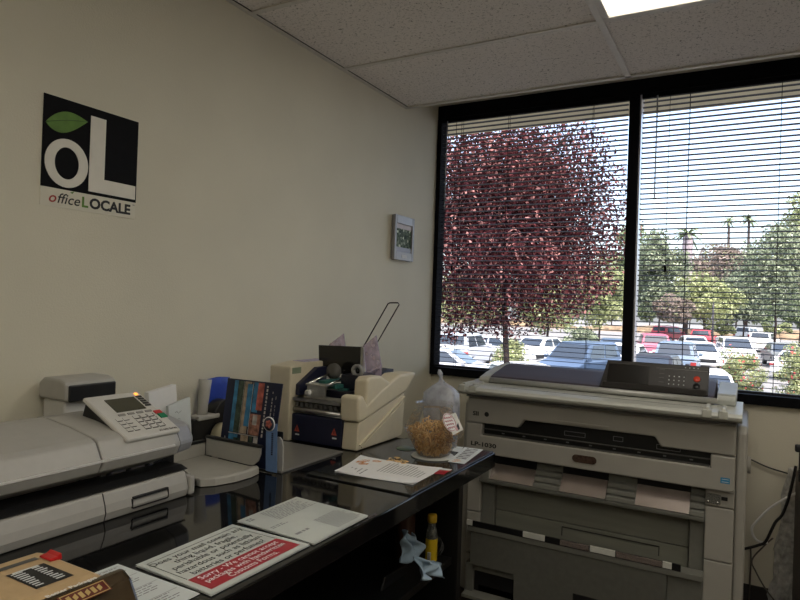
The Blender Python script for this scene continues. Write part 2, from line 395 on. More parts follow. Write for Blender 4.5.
# weighing head behind the machine
t = thing('envelope_feeder_head', 'grey and black rounded head behind the grey postage machine against the wall', 'feeder', (.08, -1.92, DZ))
obj('column', MB().box(.02, .115, -1.970, -1.89, DZ, 1.079), LGREY, t, .006)
hp = [(.01, 1.080), (.01, 1.122), (.03, 1.136), (.10, 1.137), (.128, 1.128), (.133, 1.080)]
obj('head', MB().prism(hp, 'y', -1.978, -1.828), GREY1, t, .007, seg=3)
obj('front_plate', MB().box(.131, .138, -1.972, -1.834, 1.078, 1.122), BLACKP, t, .004)
obj('feed_slot', MB().box(.05, .128, -1.889, -1.835, DZ, 1.0795), BLACKP, t)

# ================================================================ CATCH TRAY
t = thing('catch_tray', 'grey mail catch tray with black rimmed walls beside the postage machine', 'tray', (.32, -1.68, DZ))
TR = mat('tray_grey', (.40, .39, .355), .5, var=.03)
fl = [(.195, -1.765), (.395, -1.765)] + [(.395+.045*sin(k/8*pi/2), -1.765+.15*k/8) for k in range(1, 9)] + [(.437, -1.58), (.425, -1.575), (.195, -1.560)]
obj('tray_floor', MB().prism(fl, 'z', DZ+.0005, DZ+.018), TR, t, .003)
lip = MB(); pts = [(.40, -1.765), (.425, -1.735), (.442, -1.68), (.446, -1.62), (.436, -1.575)]
rg = []
for (x, y) in pts: rg.append([(x-.03, y, DZ+.018), (x-.004, y, DZ+.024), (x+.004, y, DZ+.020), (x+.006, y, DZ+.001), (x-.03, y, DZ+.001)])
obj('front_lip', lip.loft(rg), TR, t, .002)
ea, eb = Vector((.205, -1.558, 0)), Vector((.442, -1.574, 0))
obj('rear_wall', MB().box(.197, .206, -1.765, -1.560, DZ+.018, .914), TR, t, .002)
def ewp(u, z, th=0): p = ea.lerp(eb, u); return (p.x-.06*th, p.y+th, z)
pe = [(0, DZ+.018), (0, .926), (1., .930), (.995, .910), (.96, .890), (.88, .874), (.80, DZ+.018)]
obj('end_wall', MB().loft([[ewp(u, z) for u, z in pe], [ewp(u, z, .008) for u, z in pe]]), TR, t, .002)
obj('wall_rim', MB().box(.193, .210, -1.765, -1.560, .914, .922).loft([[ewp(-.01, .926, -.003), ewp(1.01, .930, -.003), ewp(1.01, .938, -.003), ewp(-.01, .934, -.003)], [ewp(-.01, .926, .012), ewp(1.01, .930, .012), ewp(1.01, .938, .012), ewp(-.01, .934, .012)]]), BLACKP, t, .0015)
obj('side_wall', MB().prism([(.206, DZ+.018), (.206, .914), (.32, .90), (.36, DZ+.03), (.36, DZ+.018)], 'y', -1.765, -1.757), TR, t, .001)

# ================================================================ LETTERS BEHIND THE MACHINE
def sheet_from(px, ax, val, th, name, M, label, cat, group=None, parent=None):
    P = [at(u, v, ax, val) for u, v in px]
    k = Vector((0, 0, 0)); k['xyz'.index(ax)] = -th
    return P, [p+k for p in P]
def leaning(name, xb, y0, y1, zb, zt, lean, th, M, label, cat, tops=(0, 0), group=None):
    """upright sheet facing +x, leaning back to the wall"""
    mb = MB(); dx = -lean
    f = [(xb, y0, zb), (xb, y1, zb), (xb+dx, y1+.0, zt+tops[1]), (xb+dx, y0, zt+tops[0])]
    mb.loft([f, [(x-th, y, z) for x, y, z in f]]); o = obj(name, mb, M); return tag(o, label, cat, group)
leaning('envelope_stack', .085, -1.658, -1.552, DZ+.001, 1.072, .03, .02, WHITE, 'blank stack of white envelopes standing against the wall behind the keypad', 'envelope', (-.01, .006))
n = leaning('note_sheet', .128, -1.625, -1.540, DZ+.001, 1.022, .02, .012, PAPER2, 'white handwritten notepad standing in front of the white envelopes', 'notepad', (0, .018))
sq = MB().use(INKG)
for k in range(6):
    yy = -1.612+random.uniform(0, .03); zz = 1.0-.022*k
    sq.tube([(.128-.02*(zz-DZ)/.18+.002, yy+.006*i, zz+.004*sin(i*2.1+k)) for i in range(5)], .0007, 4)
obj('handwriting', sq, INKG, n)

# packing tape gun
t = thing('tape_gun', 'black packing tape gun with an upright grey handle behind the mail tray', 'tape gun', (.2, -1.55, DZ))
gx = .098
obj('handle', MB().tube([(gx, -1.478, .972), (gx-.002, -1.472, 1.01), (gx-.004, -1.466, 1.055), (gx-.006, -1.462, 1.090)], [.018, .017, .019, .0215], 14), GREY1, t, 0)
obj('handle_foot', MB().box(gx-.02, gx+.026, -1.515, -1.42, .960, .976), GREY1, t, .005)
bd = [(-1.52, .875), (-1.41, .875), (-1.38, .92), (-1.40, .955), (-1.45, .966), (-1.53, .966), (-1.535, .93)]
obj('frame', MB().prism(bd, 'x', gx-.022, gx+.02), BLACKP, t, .003)
obj('guard', MB().cyl((gx-.025, -1.39, .965), (gx+.022, -1.39, .965), .052, n=22), BLACKP, t, .003)
part(obj('tape_roll', MB().lathe([(.0, 0), (.040, 0), (.040, .05), (.0, .05)], (0, 0, 0), 26).xf(Matrix.Translation((gx+.03, -1.425, .905)) @ Matrix.Rotation(pi/2, 4, 'Y')), mat('cream_tape', (.62, .56, .38), .5), t), 'cream roll of tape')
obj('stand_foot', MB().box(gx-.02, gx+.018, -1.54, -1.40, DZ, .877), BLACKP, t)
# blue bag
bb = MB(); rg = []
for k, (z, w, d) in enumerate(((DZ, .05, .02), (.92, .068, .024), (1.01, .072, .022), (1.055, .070, .016), (1.078, .055, .01), (1.083, .01, .004))):
    rg.append([(.03+.7*d*cos(a*pi/8)*(1+.12*sin(3*a+k)), -1.345+w*sin(a*pi/8)*(1+.08*cos(2*a+k)), z) for a in range(16)])
tag(obj('blue_pouch', bb.loft(rg, smooth=True), BLUEP), 'bright blue pouch against the wall behind the travel leaflet', 'pouch')

# ================================================================ LEAFLET, BOOKMARK, BOOKEND
LY = -1.538
A = at(228, 378, 'y', LY+.02); B = at(282.5, 384, 'y', LY+.01); C2 = at(278, 474, 'y', LY); 
zb = DZ+.0065
xd = Vector((B.x-A.x, B.y-A.y, B.z-A.z)); Wd = xd.length; xd.normalize()
D_ = Vector((A.x-.012, LY-.0, zb)); 
bl = Vector((A.x-.010, LY, zb)); br = Vector((B.x-.020, LY-.004, zb))
def leaf(u, v, h=0):
    p = bl.lerp(br, u).lerp(A.lerp(B, u), v); return p + Vector((0, -h, 0))
def leafquad(mb, M, u0, u1, v0, v1, h=.0006):
    mb.use(M); mb.quad(leaf(u0, v0, h), leaf(u1, v0, h), leaf(u1, v1, h), leaf(u0, v1, h))
t = thing('travel_leaflet', 'upright travel leaflet with beach photos and navy borders behind the mail tray', 'leaflet', (.3, LY, zb))
lb = MB(); f = [leaf(0, 0), leaf(1, 0), leaf(1, 1), leaf(0, 1)]
lb.loft([f, [p+Vector((0, .004, 0)) for p in f]]); obj('card', lb, mat('navy_card', (.012, .016, .045), .35, var=.1), t)
ph = MB()
sea = mat('photo_sea', (.05, .22, .42), .35, var=.5, scale=30); palm_p = mat('photo_palms', (.045, .07, .05), .4, var=.7, scale=60); sand = mat('photo_sand', (.42, .33, .24), .4, var=.4, scale=40)
coral = mat('photo_coral', (.46, .12, .09), .4, var=.5, scale=50); town = mat('photo_town', (.36, .17, .12), .4, var=.7, scale=70); pal = mat('photo_pale', (.5, .48, .45), .4, var=.4, scale=50)
ht = [(-.05, 0), (0, 0)]
for M_, r in ((sea, (.15, .27, .36, .985)), (palm_p, (.22, .345, .36, .985)), (sand, (.345, .47, .36, .985)), (sea, (.40, .50, .45, .96)), (sea, (.515, .62, .63, .985)), (coral, (.59, .70, .66, .985)), (town, (.51, .70, .36, .61)), (pal, (.56, .64, .48, .60)), (sea, (.15, .32, .06, .34)), (palm_p, (.25, .37, .06, .30)), (sand, (.38, .52, .06, .34)), (pal, (.62, .70, .08, .34)), (palm_p, (.54, .60, .06, .34))):
    leafquad(ph, M_, *r, h=.0006 + .0001*len(ph.f))
obj('photo_prints', ph, sea, t)
ln = MB(); ln.use(WHITE)
for r in ((.145, .70, .345, .355), (.50, .508, .36, .985), (.335, .341, .36, .985)): leafquad(ln, pal, *r, h=.0024)
for k, uu in enumerate((.76, .84, .91)):
    o_ = leaf(uu, .97 if k == 0 else .9, .0025)
up_ = (leaf(.8, 1)-leaf(.8, 0)).normalized()
r_ = random.Random(21)
for uu, w_, v0_, v1_ in ((.765, .028, .38, .96), (.87, .018, .45, .90), (.93, .010, .5, .85)):
    v = v1_
    while v > v0_:
        h_ = r_.uniform(.02, .04)
        if r_.random() < .82: leafquad(ln, pal, uu-w_/2, uu+w_/2, v-h_, v, .0026)
        v -= h_+.014
ln.use(pal); ln.tube([leaf(.07+.025*sin(k*1.7)+.02*(k % 2), .04+.020*k, .003) for k in range(14)], .0012, 4)
obj('lettering', ln, WHITE, t)

t = thing('blue_bookmark', 'light blue bookmark with a round emblem in front of the travel leaflet', 'bookmark', (.46, LY-.02, zb))
def bq(u, v, h=0): 
    p = at(u, v, 'y', LY-.016); p.y -= h; return p
z0 = bq(270, 475).z
bk = MB(); f = [bq(265.5, 474), bq(276.5, 475.5), bq(277, 424), bq(266, 424)]
for p in f[:2]: p.z = zb
obj('strip', bk.loft([f, [p+Vector((0, .002, 0)) for p in f]]), mat('light_blue_card', (.14, .24, .46), .4, var=.08), t)
em = MB(); c = bq(269.5, 424)
em.use(WHITE); em.lathe([(0, 0), (.0215, 0), (.0215, .002), (0, .002)], (0, 0, 0), 24).use(mat('navy_card', (0, 0, 0)))
em.lathe([(0, 0), (.019, 0), (.019, .003), (0, .003)], (0, 0, 0), 24); em.use(coral)
for k in range(5): em.lathe([(0, 0), (.0055, 0), (.0055, .004), (0, .004)], (.007*cos(k*1.257), .007*sin(k*1.257), 0), 10)
em.xf(Matrix.Translation(c+Vector((0, -.0005, 0))) @ Matrix.Rotation(pi/2, 4, 'X'))
part(obj('emblem', em, WHITE, t), 'round white rimmed emblem')
lt = MB().use(NAVY); z_ = bq(272, 433).z
for k in range(12):
    c = bq(272.5, 433, .0008); lt.quad((c.x-.003, c.y, z_-.0055*k-.004), (c.x+.004, c.y, z_-.0055*k-.004), (c.x+.004, c.y, z_-.0055*k), (c.x-.003, c.y, z_-.0055*k))
obj('printed_marks', lt, NAVY, t)

t = thing('bookend', 'grey metal bookend plate lying between the leaflet and the envelope machine', 'bookend', (.40, -1.4, DZ))
obj('base_plate', MB().box(.20, .49, -1.533, -1.215, DZ+.0005, DZ+.006), mat('grey_plate', (.20, .195, .18), .3, var=.05), t, .001)
up1 = MB(); up1.prism([(.468, DZ+.006), (.492, DZ+.006), (.492, .93), (.486, .953), (.478, .96), (.468, .96)], 'y', -1.532, -1.527)
obj('upright', up1, GREY1, t, .001)
obj('upright_edge', MB().box(.462, .484, -1.5265, -1.522, DZ+.006, .975), BLACKP, t, .002)

# ================================================================ ENVELOPE FEEDING MACHINE
t = thing('tabbing_machine', 'cream and navy envelope sealing machine with a tall wire loop on the desk', 'mailroom machine', (.34, -1.0, DZ))
lbx = MB().prism([(-1.195, DZ+.001), (-1.195, 1.124), (-1.10, 1.134), (-.90, 1.134), (-.90, DZ+.001)], 'x', .140, .236)
LBO = obj('side_housing', lbx, CREAM, t, .005)
part(obj('display', MB().box(.236, .2375, -1.185, -1.135, 1.098, 1.120), mat('green_grey_lcd', (.20, .25, .17), .4), LBO), 'small grey green display')
part(obj('top_sticker', MB().prism([(-1.09, 1.1345), (-.95, 1.1345), (-.95, 1.1355), (-1.09, 1.1355)], 'x', .16, .22), mat('lilac_print', (.40, .36, .52), .5, var=.4, scale=60), LBO), 'lilac printed sticker')
obj('feet', MB().box(.15, .49, -1.15, -.90, DZ, DZ+.012), BLACKP, t)
fpn = MB().box(.236, .455, -1.178, -1.15, DZ+.004, .955)
FP = obj('front_panel', fpn, NAVY, t, .003)
WRED = mat('warning_red', (.50, .08, .05), .5)
for x, z in ((.262, .905), (.425, .912)):
    wm = MB().use(WRED); wm.add([(x-.012, -1.179, z-.012), (x+.012, -1.179, z-.012), (x, -1.179, z+.013)], [(0, 1, 2)])
    wm.use(INK).box(x-.0015, x+.0015, -1.1796, -1.1792, z-.007, z+.004)
    wm.use(PAPER2).box(x-.007, x+.011, -1.1793, -1.179, z-.025, z-.020)
    part(obj('warning_sign', wm, REDM, FP), 'small red warning triangle')
mech = MB().box(.236, .445, -1.15, -.90, .957, .985)
obj('mechanism_bed', mech, BLACKP, t, .003)
obj('roller_bar', MB().cyl((.24, -1.17, .972), (.445, -1.17, .972), .009, n=14).box(.24, .445, -1.182, -1.15, 1.004, 1.014), STEEL, t)
bl_ = MB()
for k in range(9): bl_.box(.25+k*.021, .262+k*.021, -1.176, -1.165, .985-.004*(k % 2), .998)
obj('feed_fingers', bl_, GREY3, t)
side = MB().prism([(-1.165, 1.02), (-1.165, 1.06), (-1.06, 1.115), (-1.0, 1.115), (-1.0, 1.02)], 'x', .238, .258)
obj('side_plate', side, NAVY, t, .003)
obj('bridge', MB().box(.29, .37, -1.165, -1.155, 1.022, 1.062).box(.285, .375, -1.168, -1.12, 1.060, 1.068).box(.265, .445, -1.15, -1.14, 1.01, 1.024), STEEL, t, .002)
obj('adjusting_knob', MB().cyl((.305, -1.166, 1.035), (.305, -1.182, 1.035), .012, n=18), mat('pale_knob', (.62, .62, .60), .3, .3), t)
obj('guide_rod', MB().cyl((.295, -1.16, 1.068), (.31, -1.03, 1.10), .004, n=10).cyl((.365, -1.16, 1.065), (.37, -1.03, 1.085), .003, n=10), CHROME, t)
obj('green_belts', MB().box(.315, .345, -1.13, -1.0, 1.066, 1.078).box(.35, .385, -1.12, -.99, 1.05, 1.064).box(.385, .41, -1.11, -1.0, 1.036, 1.05), mat('teal_belt', (.02, .10, .09), .5), t, .002)
obj('inner_block', MB().box(.26, .45, -1.12, -.92, .99, 1.045).box(.37, .45, -1.07, -.93, 1.045, 1.10), mat('navy_black_block', (.008, .008, .018), .4), t, .004)
wl = MB()
wl.lathe([(0, 0), (.030, 0), (.030, .012), (0, .012)], (0, 0, 0), 22).xf(Matrix.Translation((.325, -1.045, 1.105)) @ Matrix.Rotation(pi/2, 4, 'X'))
obj('feed_wheel', wl, GREY3, t)
wl = MB(); wl.lathe([(.014, 0), (.024, 0), (.024, .014), (.014, .014), (.014, 0)], (0, 0, 0), 20, caps=False).xf(Matrix.Translation((.428, -1.04, 1.115)) @ Matrix.Rotation(pi/2, 4, 'X'))
obj('feed_wheel', wl, mat('pale_wheel', (.3, .3, .29), .4), t)
# upright black hopper plate
hpP = [at(318.5, 345, 'y', -1.0), at(361.5, 346.8, 'y', -1.0), at(362, 374, 'y', -1.0), at(319, 374, 'y', -1.0)]
mb = MB(); mb.loft([hpP, [p+Vector((0, .006, 0)) for p in hpP]])
obj('hopper_plate', mb, mat('black_mirror_plate', (.010, .009, .008), .14, var=.2, spec=.5), t, .001)
mb = MB(); mb.box(hpP[1].x, hpP[1].x+.012, -1.004, -.994, 1.10, hpP[1].z-.002); obj('plate_edge', mb, STEEL, t)
LIL = thin_glass('lilac_clear_acrylic', (.92, .84, .90), .1, .05, .34, (.74, .64, .72))
def tri(px, y, th=.004):
    P = [at(u, v, 'y', y) for u, v in px]; return MB().loft([P, [p+Vector((0, th, 0)) for p in P]])
part(obj('acrylic_guide', tri([(329, 344.5), (343.5, 333.5), (345, 345), (345, 352), (329, 352)], -.93), LIL, t), 'lilac tinted acrylic guide')
part(obj('acrylic_guide', tri([(363, 346), (376, 335.5), (381.5, 366), (381, 376), (366, 376)], -.96), LIL, t), 'lilac tinted acrylic guide')
wp = [at(u, v, 'y', -.93) for u, v in ((364.5, 345), (388, 303.8), (390, 302.8), (398, 302.8), (399.2, 304.5), (377, 343), (372, 356))]
part(obj('wire_loop', MB().tube(wp, .0026, 8), mat('dark_wire', (.05, .035, .03), .35, .6), t), 'tall dark wire loop')
# cream shells on the right
lo = [(-1.178, DZ+.004), (-.87, DZ+.004), (-.852, .90), (-.852, 1.004), (-1.145, .945), (-1.172, .950)]
lowr = MB().prism([(-1.178, DZ+.002), (-.862, DZ+.002), (-.850, .90), (-.850, 1.022), (-1.168, .953)], 'x', .456, .520)
obj('lower_shell', lowr, CREAM, t, .006, seg=3)
# diagonal swage lines on the lower shell
sw = MB(); 
def bar_yz(mb, a, b_, x0, x1, w):
    d = Vector((0, b_[0]-a[0], b_[1]-a[1])).normalized(); n_ = Vector((0, -d.z, d.y))*w
    A_ = Vector((0, a[0], a[1])); B_ = Vector((0, b_[0], b_[1]))
    f_ = [A_-n_, B_-n_, B_+n_, A_+n_]
    return mb.loft([[p+Vector((x0, 0, 0)) for p in f_], [p+Vector((x1, 0, 0)) for p in f_]])
bar_yz(sw, (-1.150, .866), (-.856, .990), .516, .524, .004); bar_yz(sw, (-1.165, .876), (-.856, 1.010), .516, .528, .003)
obj('swage_line', sw, CREAM, t, .002)
ush = [(-1.186, .957), (-1.186, 1.040), (-1.178, 1.048), (-1.150, 1.046), (-1.112, 1.012), (-1.095, 1.028), (-1.0, 1.078), (-.93, 1.088), (-.835, 1.096), (-.806, 1.090), (-.815, 1.072), (-.852, 1.026), (-1.165, .957)]
ush = [(-1.186, .957), (-1.190, 1.042), (-1.158, 1.048), (-1.128, 1.012), (-1.04, 1.052), (-.90, 1.100), (-.775, 1.098), (-.78, 1.082), (-.852, 1.026), (-1.150, .957)]
obj('upper_shell', MB().prism(ush, 'x', .452, .528), CREAM, t, .010, seg=3)
blk = [(-1.130, 1.012), (-1.125, 1.095), (-1.105, 1.110), (-1.03, 1.106), (-1.0, 1.09), (-.97, 1.06), (-1.03, 1.03)]
obj('arm_block', MB().prism([(-1.135, 1.0), (-1.132, 1.095), (-1.110, 1.106), (-1.035, 1.104), (-1.01, 1.092), (-.955, 1.07), (-1.0, 1.0)], 'x', .470, .525), CREAM, t, .010, seg=3)
obj('navy_top', MB().prism([(-1.0, 1.08), (-.87, 1.108), (-.82, 1.108), (-.82, 1.06), (-1.0, 1.05)], 'x', .40, .452), NAVY, t, .003)
# ================================================================ SHEETS ON THE DESK
def flat_sheet(name, corners, th, M, label, cat, group=None, z=DZ+.0006, curl=0.):
    """corners: near-left, far-left, far-right, near-right as (x, y)"""
    mb = MB(); mb.use(M); n = 8; c = [Vector((x, y, 0)) for x, y in corners]
    top = []
    for i in range(n+1):
        for j in range(n+1):
            u, v = i/n, j/n; p = c[0].lerp(c[3], u).lerp(c[1].lerp(c[2], u), v)
            top.append((p.x, p.y, z+th+curl*(abs(u-.5)*2)**3*(abs(v-.5)*2)**2))
    k = (n+1); fs = [(i*k+j, (i+1)*k+j, (i+1)*k+j+1, i*k+j+1) for i in range(n) for j in range(n)]
    mb.add(top, fs); m_ = len(top)
    mb.add([(x, y, z) for x, y, _ in top], [f[::-1] for f in fs])
    def S(u, v, h=.0003):   # u along reading direction, v down the page
        p = c[0].lerp(c[1], u).lerp(c[3].lerp(c[2], u), v); return Vector((p.x, p.y, z+th+h))
    o = obj(name, mb, M); tag(o, label, cat, group); return o, S
def rq(mb, S, u0, u1, v0, v1, h=.0003): mb.quad(S(u0, v0, h), S(u1, v0, h), S(u1, v1, h), S(u0, v1, h))
def text_lines(mb, S, u0, u1, v0, v1, rows, fill=.5, words=9, seed=1, ragged=.2):
    r = random.Random(seed)
    for k in range(rows):
        va = v0+(v1-v0)*k/rows; vb = va+(v1-v0)/rows*fill; u = u0; end = u1-(u1-u0)*ragged*r.random()
        while u < end-.01:
            w = (u1-u0)/words*r.uniform(.4, 1.3); rq(mb, S, u, min(u+w, end), va, vb); u += w+(u1-u0)/words*.22

sx0, sx1, sy0, sy1 = .679, .890, -2.192, -1.926
SO, S = flat_sheet('laminated_sign', [(sx0+.006, sy0+.008), (sx0, sy1), (sx1+.002, sy1+.006), (sx1, sy0)], .003, LAM, 'laminated sign with black lettering above a red notice block on the desk edge', 'sign')
pr = MB().use(INK)
t_ = .006
rq(pr, S, .05, .95, .075, .075+t_*1.3); rq(pr, S, .05, .05+t_, .075, .62); rq(pr, S, .95-t_, .95, .075, .62)
ld = (S(1, .5)-S(0, .5)).normalized(); lu = (S(.5, 0)-S(.5, 1)).normalized()
for k, ln_ in enumerate(('Does your mail contain any', 'thing liquid, fragile,', 'perishable or potentially', 'hazardous such as lithium', 'batteries or perfumes?')):
    text_mb(pr, INK, ln_, .0215, S(.5, .185+k*.103, .0005), ld, lu, 'CENTER', .0001)
part(obj('black_lettering', pr, INK, SO), 'black border and black lettering')
rb = MB().use(REDM); rq(rb, S, .05, .95, .635, .93, .0004)
RB = obj('red_block', rb, REDM, SO); part(RB, 'red notice block with white lettering')
wl = MB()
for k, ln_ in enumerate(('Sorry - We cannot accept', 'packages with handwritten', 'Customs Forms.')):
    text_mb(wl, WHITE, ln_, .0200, S(.5, .725+k*.085, .0008), ld, lu, 'CENTER', .0001)
obj('white_lettering', wl, WHITE, RB)

FO, S = flat_sheet('information_sheet', [(.672, -1.905), (.670, -1.688), (.897, -1.700), (.897, -1.914)], .003, LAM, 'pale laminated sheet of small grey print between the red sign and the loose white paper', 'sheet')
pr = MB().use(INKG); text_lines(pr, S, .30, .96, .05, .34, 9, .42, 9, 3); text_lines(pr, S, .5, .97, .62, .95, 12, .5, 8, 5); text_lines(pr, S, .06, .3, .40, .46, 2, .5, 4, 6); text_lines(pr, S, .08, .3, .7, .76, 1, .6, 3, 8)
text_lines(pr, S, .06, .17, .06, .14, 2, .7, 2, 9)
obj('printed_lines', pr, INKG, FO)
PO, S = flat_sheet('price_list', [(.648, -2.352), (.650, -2.196), (.868, -2.196), (.868, -2.352)], .001, PAPER2, 'pale sheet printed with small tables between the tan tape machine and the red sign', 'sheet')
pr = MB().use(INKG)
for i in range(4):
    for j in range(2): text_lines(pr, S, .08+j*.46, .48+j*.46, .06+i*.24, .20+i*.24, 4, .3, 5, 20+i*2+j, .4); rq(pr, S, .07+j*.46, .50+j*.46, .045+i*.24, .05+i*.24)
obj('printed_lines', pr, INKG, PO)
WO, S = flat_sheet('printed_paper', [(.616, -1.445), (.575, -1.238), (.863, -1.217), (.868, -1.423)], .0006, WHITE, 'loose white printed paper with orange scribbles on the desk in front of the jar', 'paper', z=GZ, curl=.004)
pr = MB().use(INKG); text_lines(pr, S, .36, .92, .42, .95, 13, .35, 12, 11); text_lines(pr, S, .1, .4, .1, .35, 4, .3, 6, 12)
obj('printed_lines', pr, INKG, WO)
sq = MB().use(mat('orange_ink', (.62, .24, .05), .6))
r_ = random.Random(4)
for k in range(5):
    u, v = r_.uniform(.55, .85), r_.uniform(.08, .3); pts = []
    for i in range(14):
        pts.append(S(u+.035*cos(i*.9)+.006*i, v+.05*sin(i*.9+k), .0006))
    sq.tube(pts, .0007, 4)
obj('orange_scribble', sq, REDM, WO)
RO, S = flat_sheet('red_card', [(.800, -1.30), (.775, -1.225), (.890, -1.205), (.893, -1.272)], .001, REDM, 'red and white card sticking out beyond the loose white paper', 'card', z=GZ-.0004)
pr = MB().use(PAPER2); text_lines(pr, S, .5, .95, .1, .4, 3, .5, 4, 2); rq(pr, S, .72, 1, .62, 1)
obj('white_print', pr, PAPER2, RO)
# name strip at the desk's far corner
NO, S = flat_sheet('name_strip', [(.838, -1.125), (.800, -.900), (.868, -.893), (.893, -1.118)], .0008, PAPER2, 'pale printed strip with dark capitals at the far corner of the desk', 'strip', z=GZ)
pr = MB(); ld = (S(1, .5)-S(0, .5)).normalized(); lu = (S(.5, 0)-S(.5, 1)).normalized()
r_ = random.Random(9)
pr.use(INKG)
for k in range(7):
    u = .24+k*.105
    rq(pr, S, u, u+.07, .2, .8, .0005)
pr.use(PAPER2)
for k in range(7):
    u = .24+k*.105; rq(pr, S, u+.022, u+.05, .3+.2*(k % 2), .55+.25*(k % 2), .0008)
pr.use(mat('orange_ink', (0, 0, 0)))
for k in range(5): rq(pr, S, .04+.03*k, .062+.03*k, .2+.12*(k % 3), .42+.12*(k % 3), .0006)
obj('printed_marks', pr, INK, NO)
CO, S = flat_sheet('blank_card', [(.765, -.985), (.752, -.905), (.797, -.902), (.815, -.98)], .0006, PAPER2, 'small blank pale card beside the capitals strip at the far desk end', 'card', z=GZ)
tag(obj('green_disc', MB().lathe([(0, 0), (.034, 0), (.034, .0012), (0, .0012)], (.640, -1.045, GZ), 28), mat('pale_green_disc', (.16, .22, .17), .35)), 'pale green translucent disc on the desk left of the glass jar', 'disc')

# ================================================================ JAR
JC = at(436, 458, 'z', GZ); JX, JY = JC.x-.02, JC.y+.015
tag(obj('jar_coaster', MB().lathe([(0, 0), (.070, 0), (.072, .002), (.070, .004), (0, .004)], (JX, JY, GZ), 36), mat('white_coaster', (.55, .56, .53), .3)), 'round white coaster under the glass jar', 'coaster')
JZ = GZ+.0045
t = thing('glass_jar', 'faceted glass jar half full of tan strands with a round red and white sticker', 'jar', (JX, JY, JZ))
JG = thin_glass('jar_glass', (.97, .975, .97), .06, .03, .05, (.8, .82, .82), refl=.5)
prof = [(.050, .0), (.056, .004), (.102, .082), (.100, .090), (.070, .146), (.064, .154), (.064, .168), (.068, .174), (.064, .174)]
PH = radians(12)
obj('jar_body', MB().lathe(prof, (JX, JY, JZ), 8, False, PH, caps=False).lathe([(0.0, .001), (.05, .001), (.05, .004), (0, .004)], (JX, JY, JZ), 8, False, PH), JG, t)
r_ = random.Random(5); st = MB()
SA = [mat('tan_strand', (.70, .42, .15), .5, var=.2), mat('tan_strand_dark', (.50, .26, .08), .5, var=.2), mat('tan_strand_pale', (.82, .56, .26), .5, var=.2)]
def rad_at(z):
    if z < .082: return .056+(z-.004)*(.102-.056)/.078
    return .100-(z-.09)*(.036/.06)
for k in range(620):
    z = r_.uniform(.010, .108); a = r_.uniform(0, 2*pi)
    R = (rad_at(z)*.93-.008)*sqrt(r_.uniform(.25 if z < .09 else 0, 1)); 
    cxx, cyy = JX+R*cos(a)*.96, JY+R*sin(a)*.96; rl = r_.uniform(.005, .012); d = Vector((r_.gauss(0, 1), r_.gauss(0, 1), r_.gauss(0, .7))).normalized()
    e1 = d.orthogonal().normalized(); e2 = d.cross(e1); pts = []
    for i in range(6):
        q = Vector((cxx, cyy, JZ+z))+(e1*cos(i*.75)+e2*sin(i*.75))*rl
        q.z = max(q.z, JZ+.006); rr = math.hypot(q.x-JX, q.y-JY); mx_ = rad_at(q.z-JZ)*.915-.003
        if rr > mx_: q.x = JX+(q.x-JX)*mx_/rr; q.y = JY+(q.y-JY)*mx_/rr
        pts.append(q)
    st.use(SA[r_.randrange(3)]); st.tube(pts, .0017, 4)
sto = obj('tan_strands', st, SA[0]); tag(sto, 'tan curled strands filling the lower half of the glass jar', 'strands', kind='stuff')
# sticker and price tag on the facet that faces the room
def facet(a, z):
    R = rad_at(z)*cos(pi/8)+.0022
    return Vector((JX+R*cos(a), JY+R*sin(a), JZ+z))
def facet_frame(a):
    p0 = facet(a, .098); p1 = facet(a, .145); up = (p1-p0).normalized(); tg = Vector((-sin(a), cos(a), 0)); return p0, tg, up
for k in range(8):
    pass
A1 = PH+pi/8-pi/4*1.0
p0, tg, up = facet_frame(A1); nrm = tg.cross(up)
c = p0+up*.025
lab = MB().use(mat('cream_label', (.66, .64, .58), .6)); lab.quad(c-tg*.026-up*.040, c+tg*.040-up*.030, c+tg*.034+up*.030, c-tg*.030+up*.026)
LB = obj('paper_label', lab, WHITE, t)
dk = MB().use(INK)
dk.quad(c+tg*.004-up*.03+nrm*.0006, c+tg*.022-up*.026+nrm*.0006, c+tg*.026-up*.004+nrm*.0006, c+tg*.012-up*.012+nrm*.0006)
dk.use(mat('pale_pink', (.6, .33, .33), .6)); dk.quad(c+tg*.0-up*.03+nrm*.0009, c+tg*.012-up*.028+nrm*.0009, c+tg*.010-up*.014+nrm*.0009, c+tg*.0-up*.016+nrm*.0009)
obj('dark_print', dk, INK, LB)
A2 = A1-.30
disc = MB().use(WHITE); cc = c-tg*.020+up*.002+nrm*.0015; n_ = 26
disc.add([cc+(tg*cos(i*2*pi/n_)+up*sin(i*2*pi/n_))*.032 for i in range(n_)], [tuple(range(n_))])
DS = part(obj('round_sticker', disc, WHITE, t), 'round white sticker with red script')
sc = MB(); 
for k, w in enumerate(('PLEASE', 'TAKE', 'ONE')): text_mb(sc, REDM, w, .0115, cc+up*(.006-.011*k)+nrm*.0008, tg, up, 'CENTER', .0004)
sc = MB().use(REDM)
r_ = random.Random(3)
for k in range(4):
    pts = [cc+tg*(-.021+.0033*i)+up*(.016-.011*k+.003*sin(i*1.9+k*1.3))+nrm*.001 for i in range(13)]
    sc.tube(pts, .0011, 4)
sc.tube([cc+(tg*cos(i*2*pi/24)+up*sin(i*2*pi/24))*.029+nrm*.001 for i in range(25)], .0008, 4)
obj('red_script', sc, REDM, DS)
# strands spilt on the desk
r_ = random.Random(8); sp = MB().use(SA[2]); c0 = at(398, 461, 'z', GZ)
for k in range(14):
    c1 = Vector((c0.x+r_.uniform(-.03, .03), c0.y+r_.uniform(-.025, .025), GZ+.002)); a = r_.uniform(0, 6)
    sp.tube([c1+Vector((cos(a+i*.5), sin(a+i*.5), .03*i))*.010 for i in range(5)], .0016, 4)
tag(obj('spilt_strands', sp, SA[2]), 'few tan strands spilt on the desk between the jar and the paper', 'strands', kind='stuff')

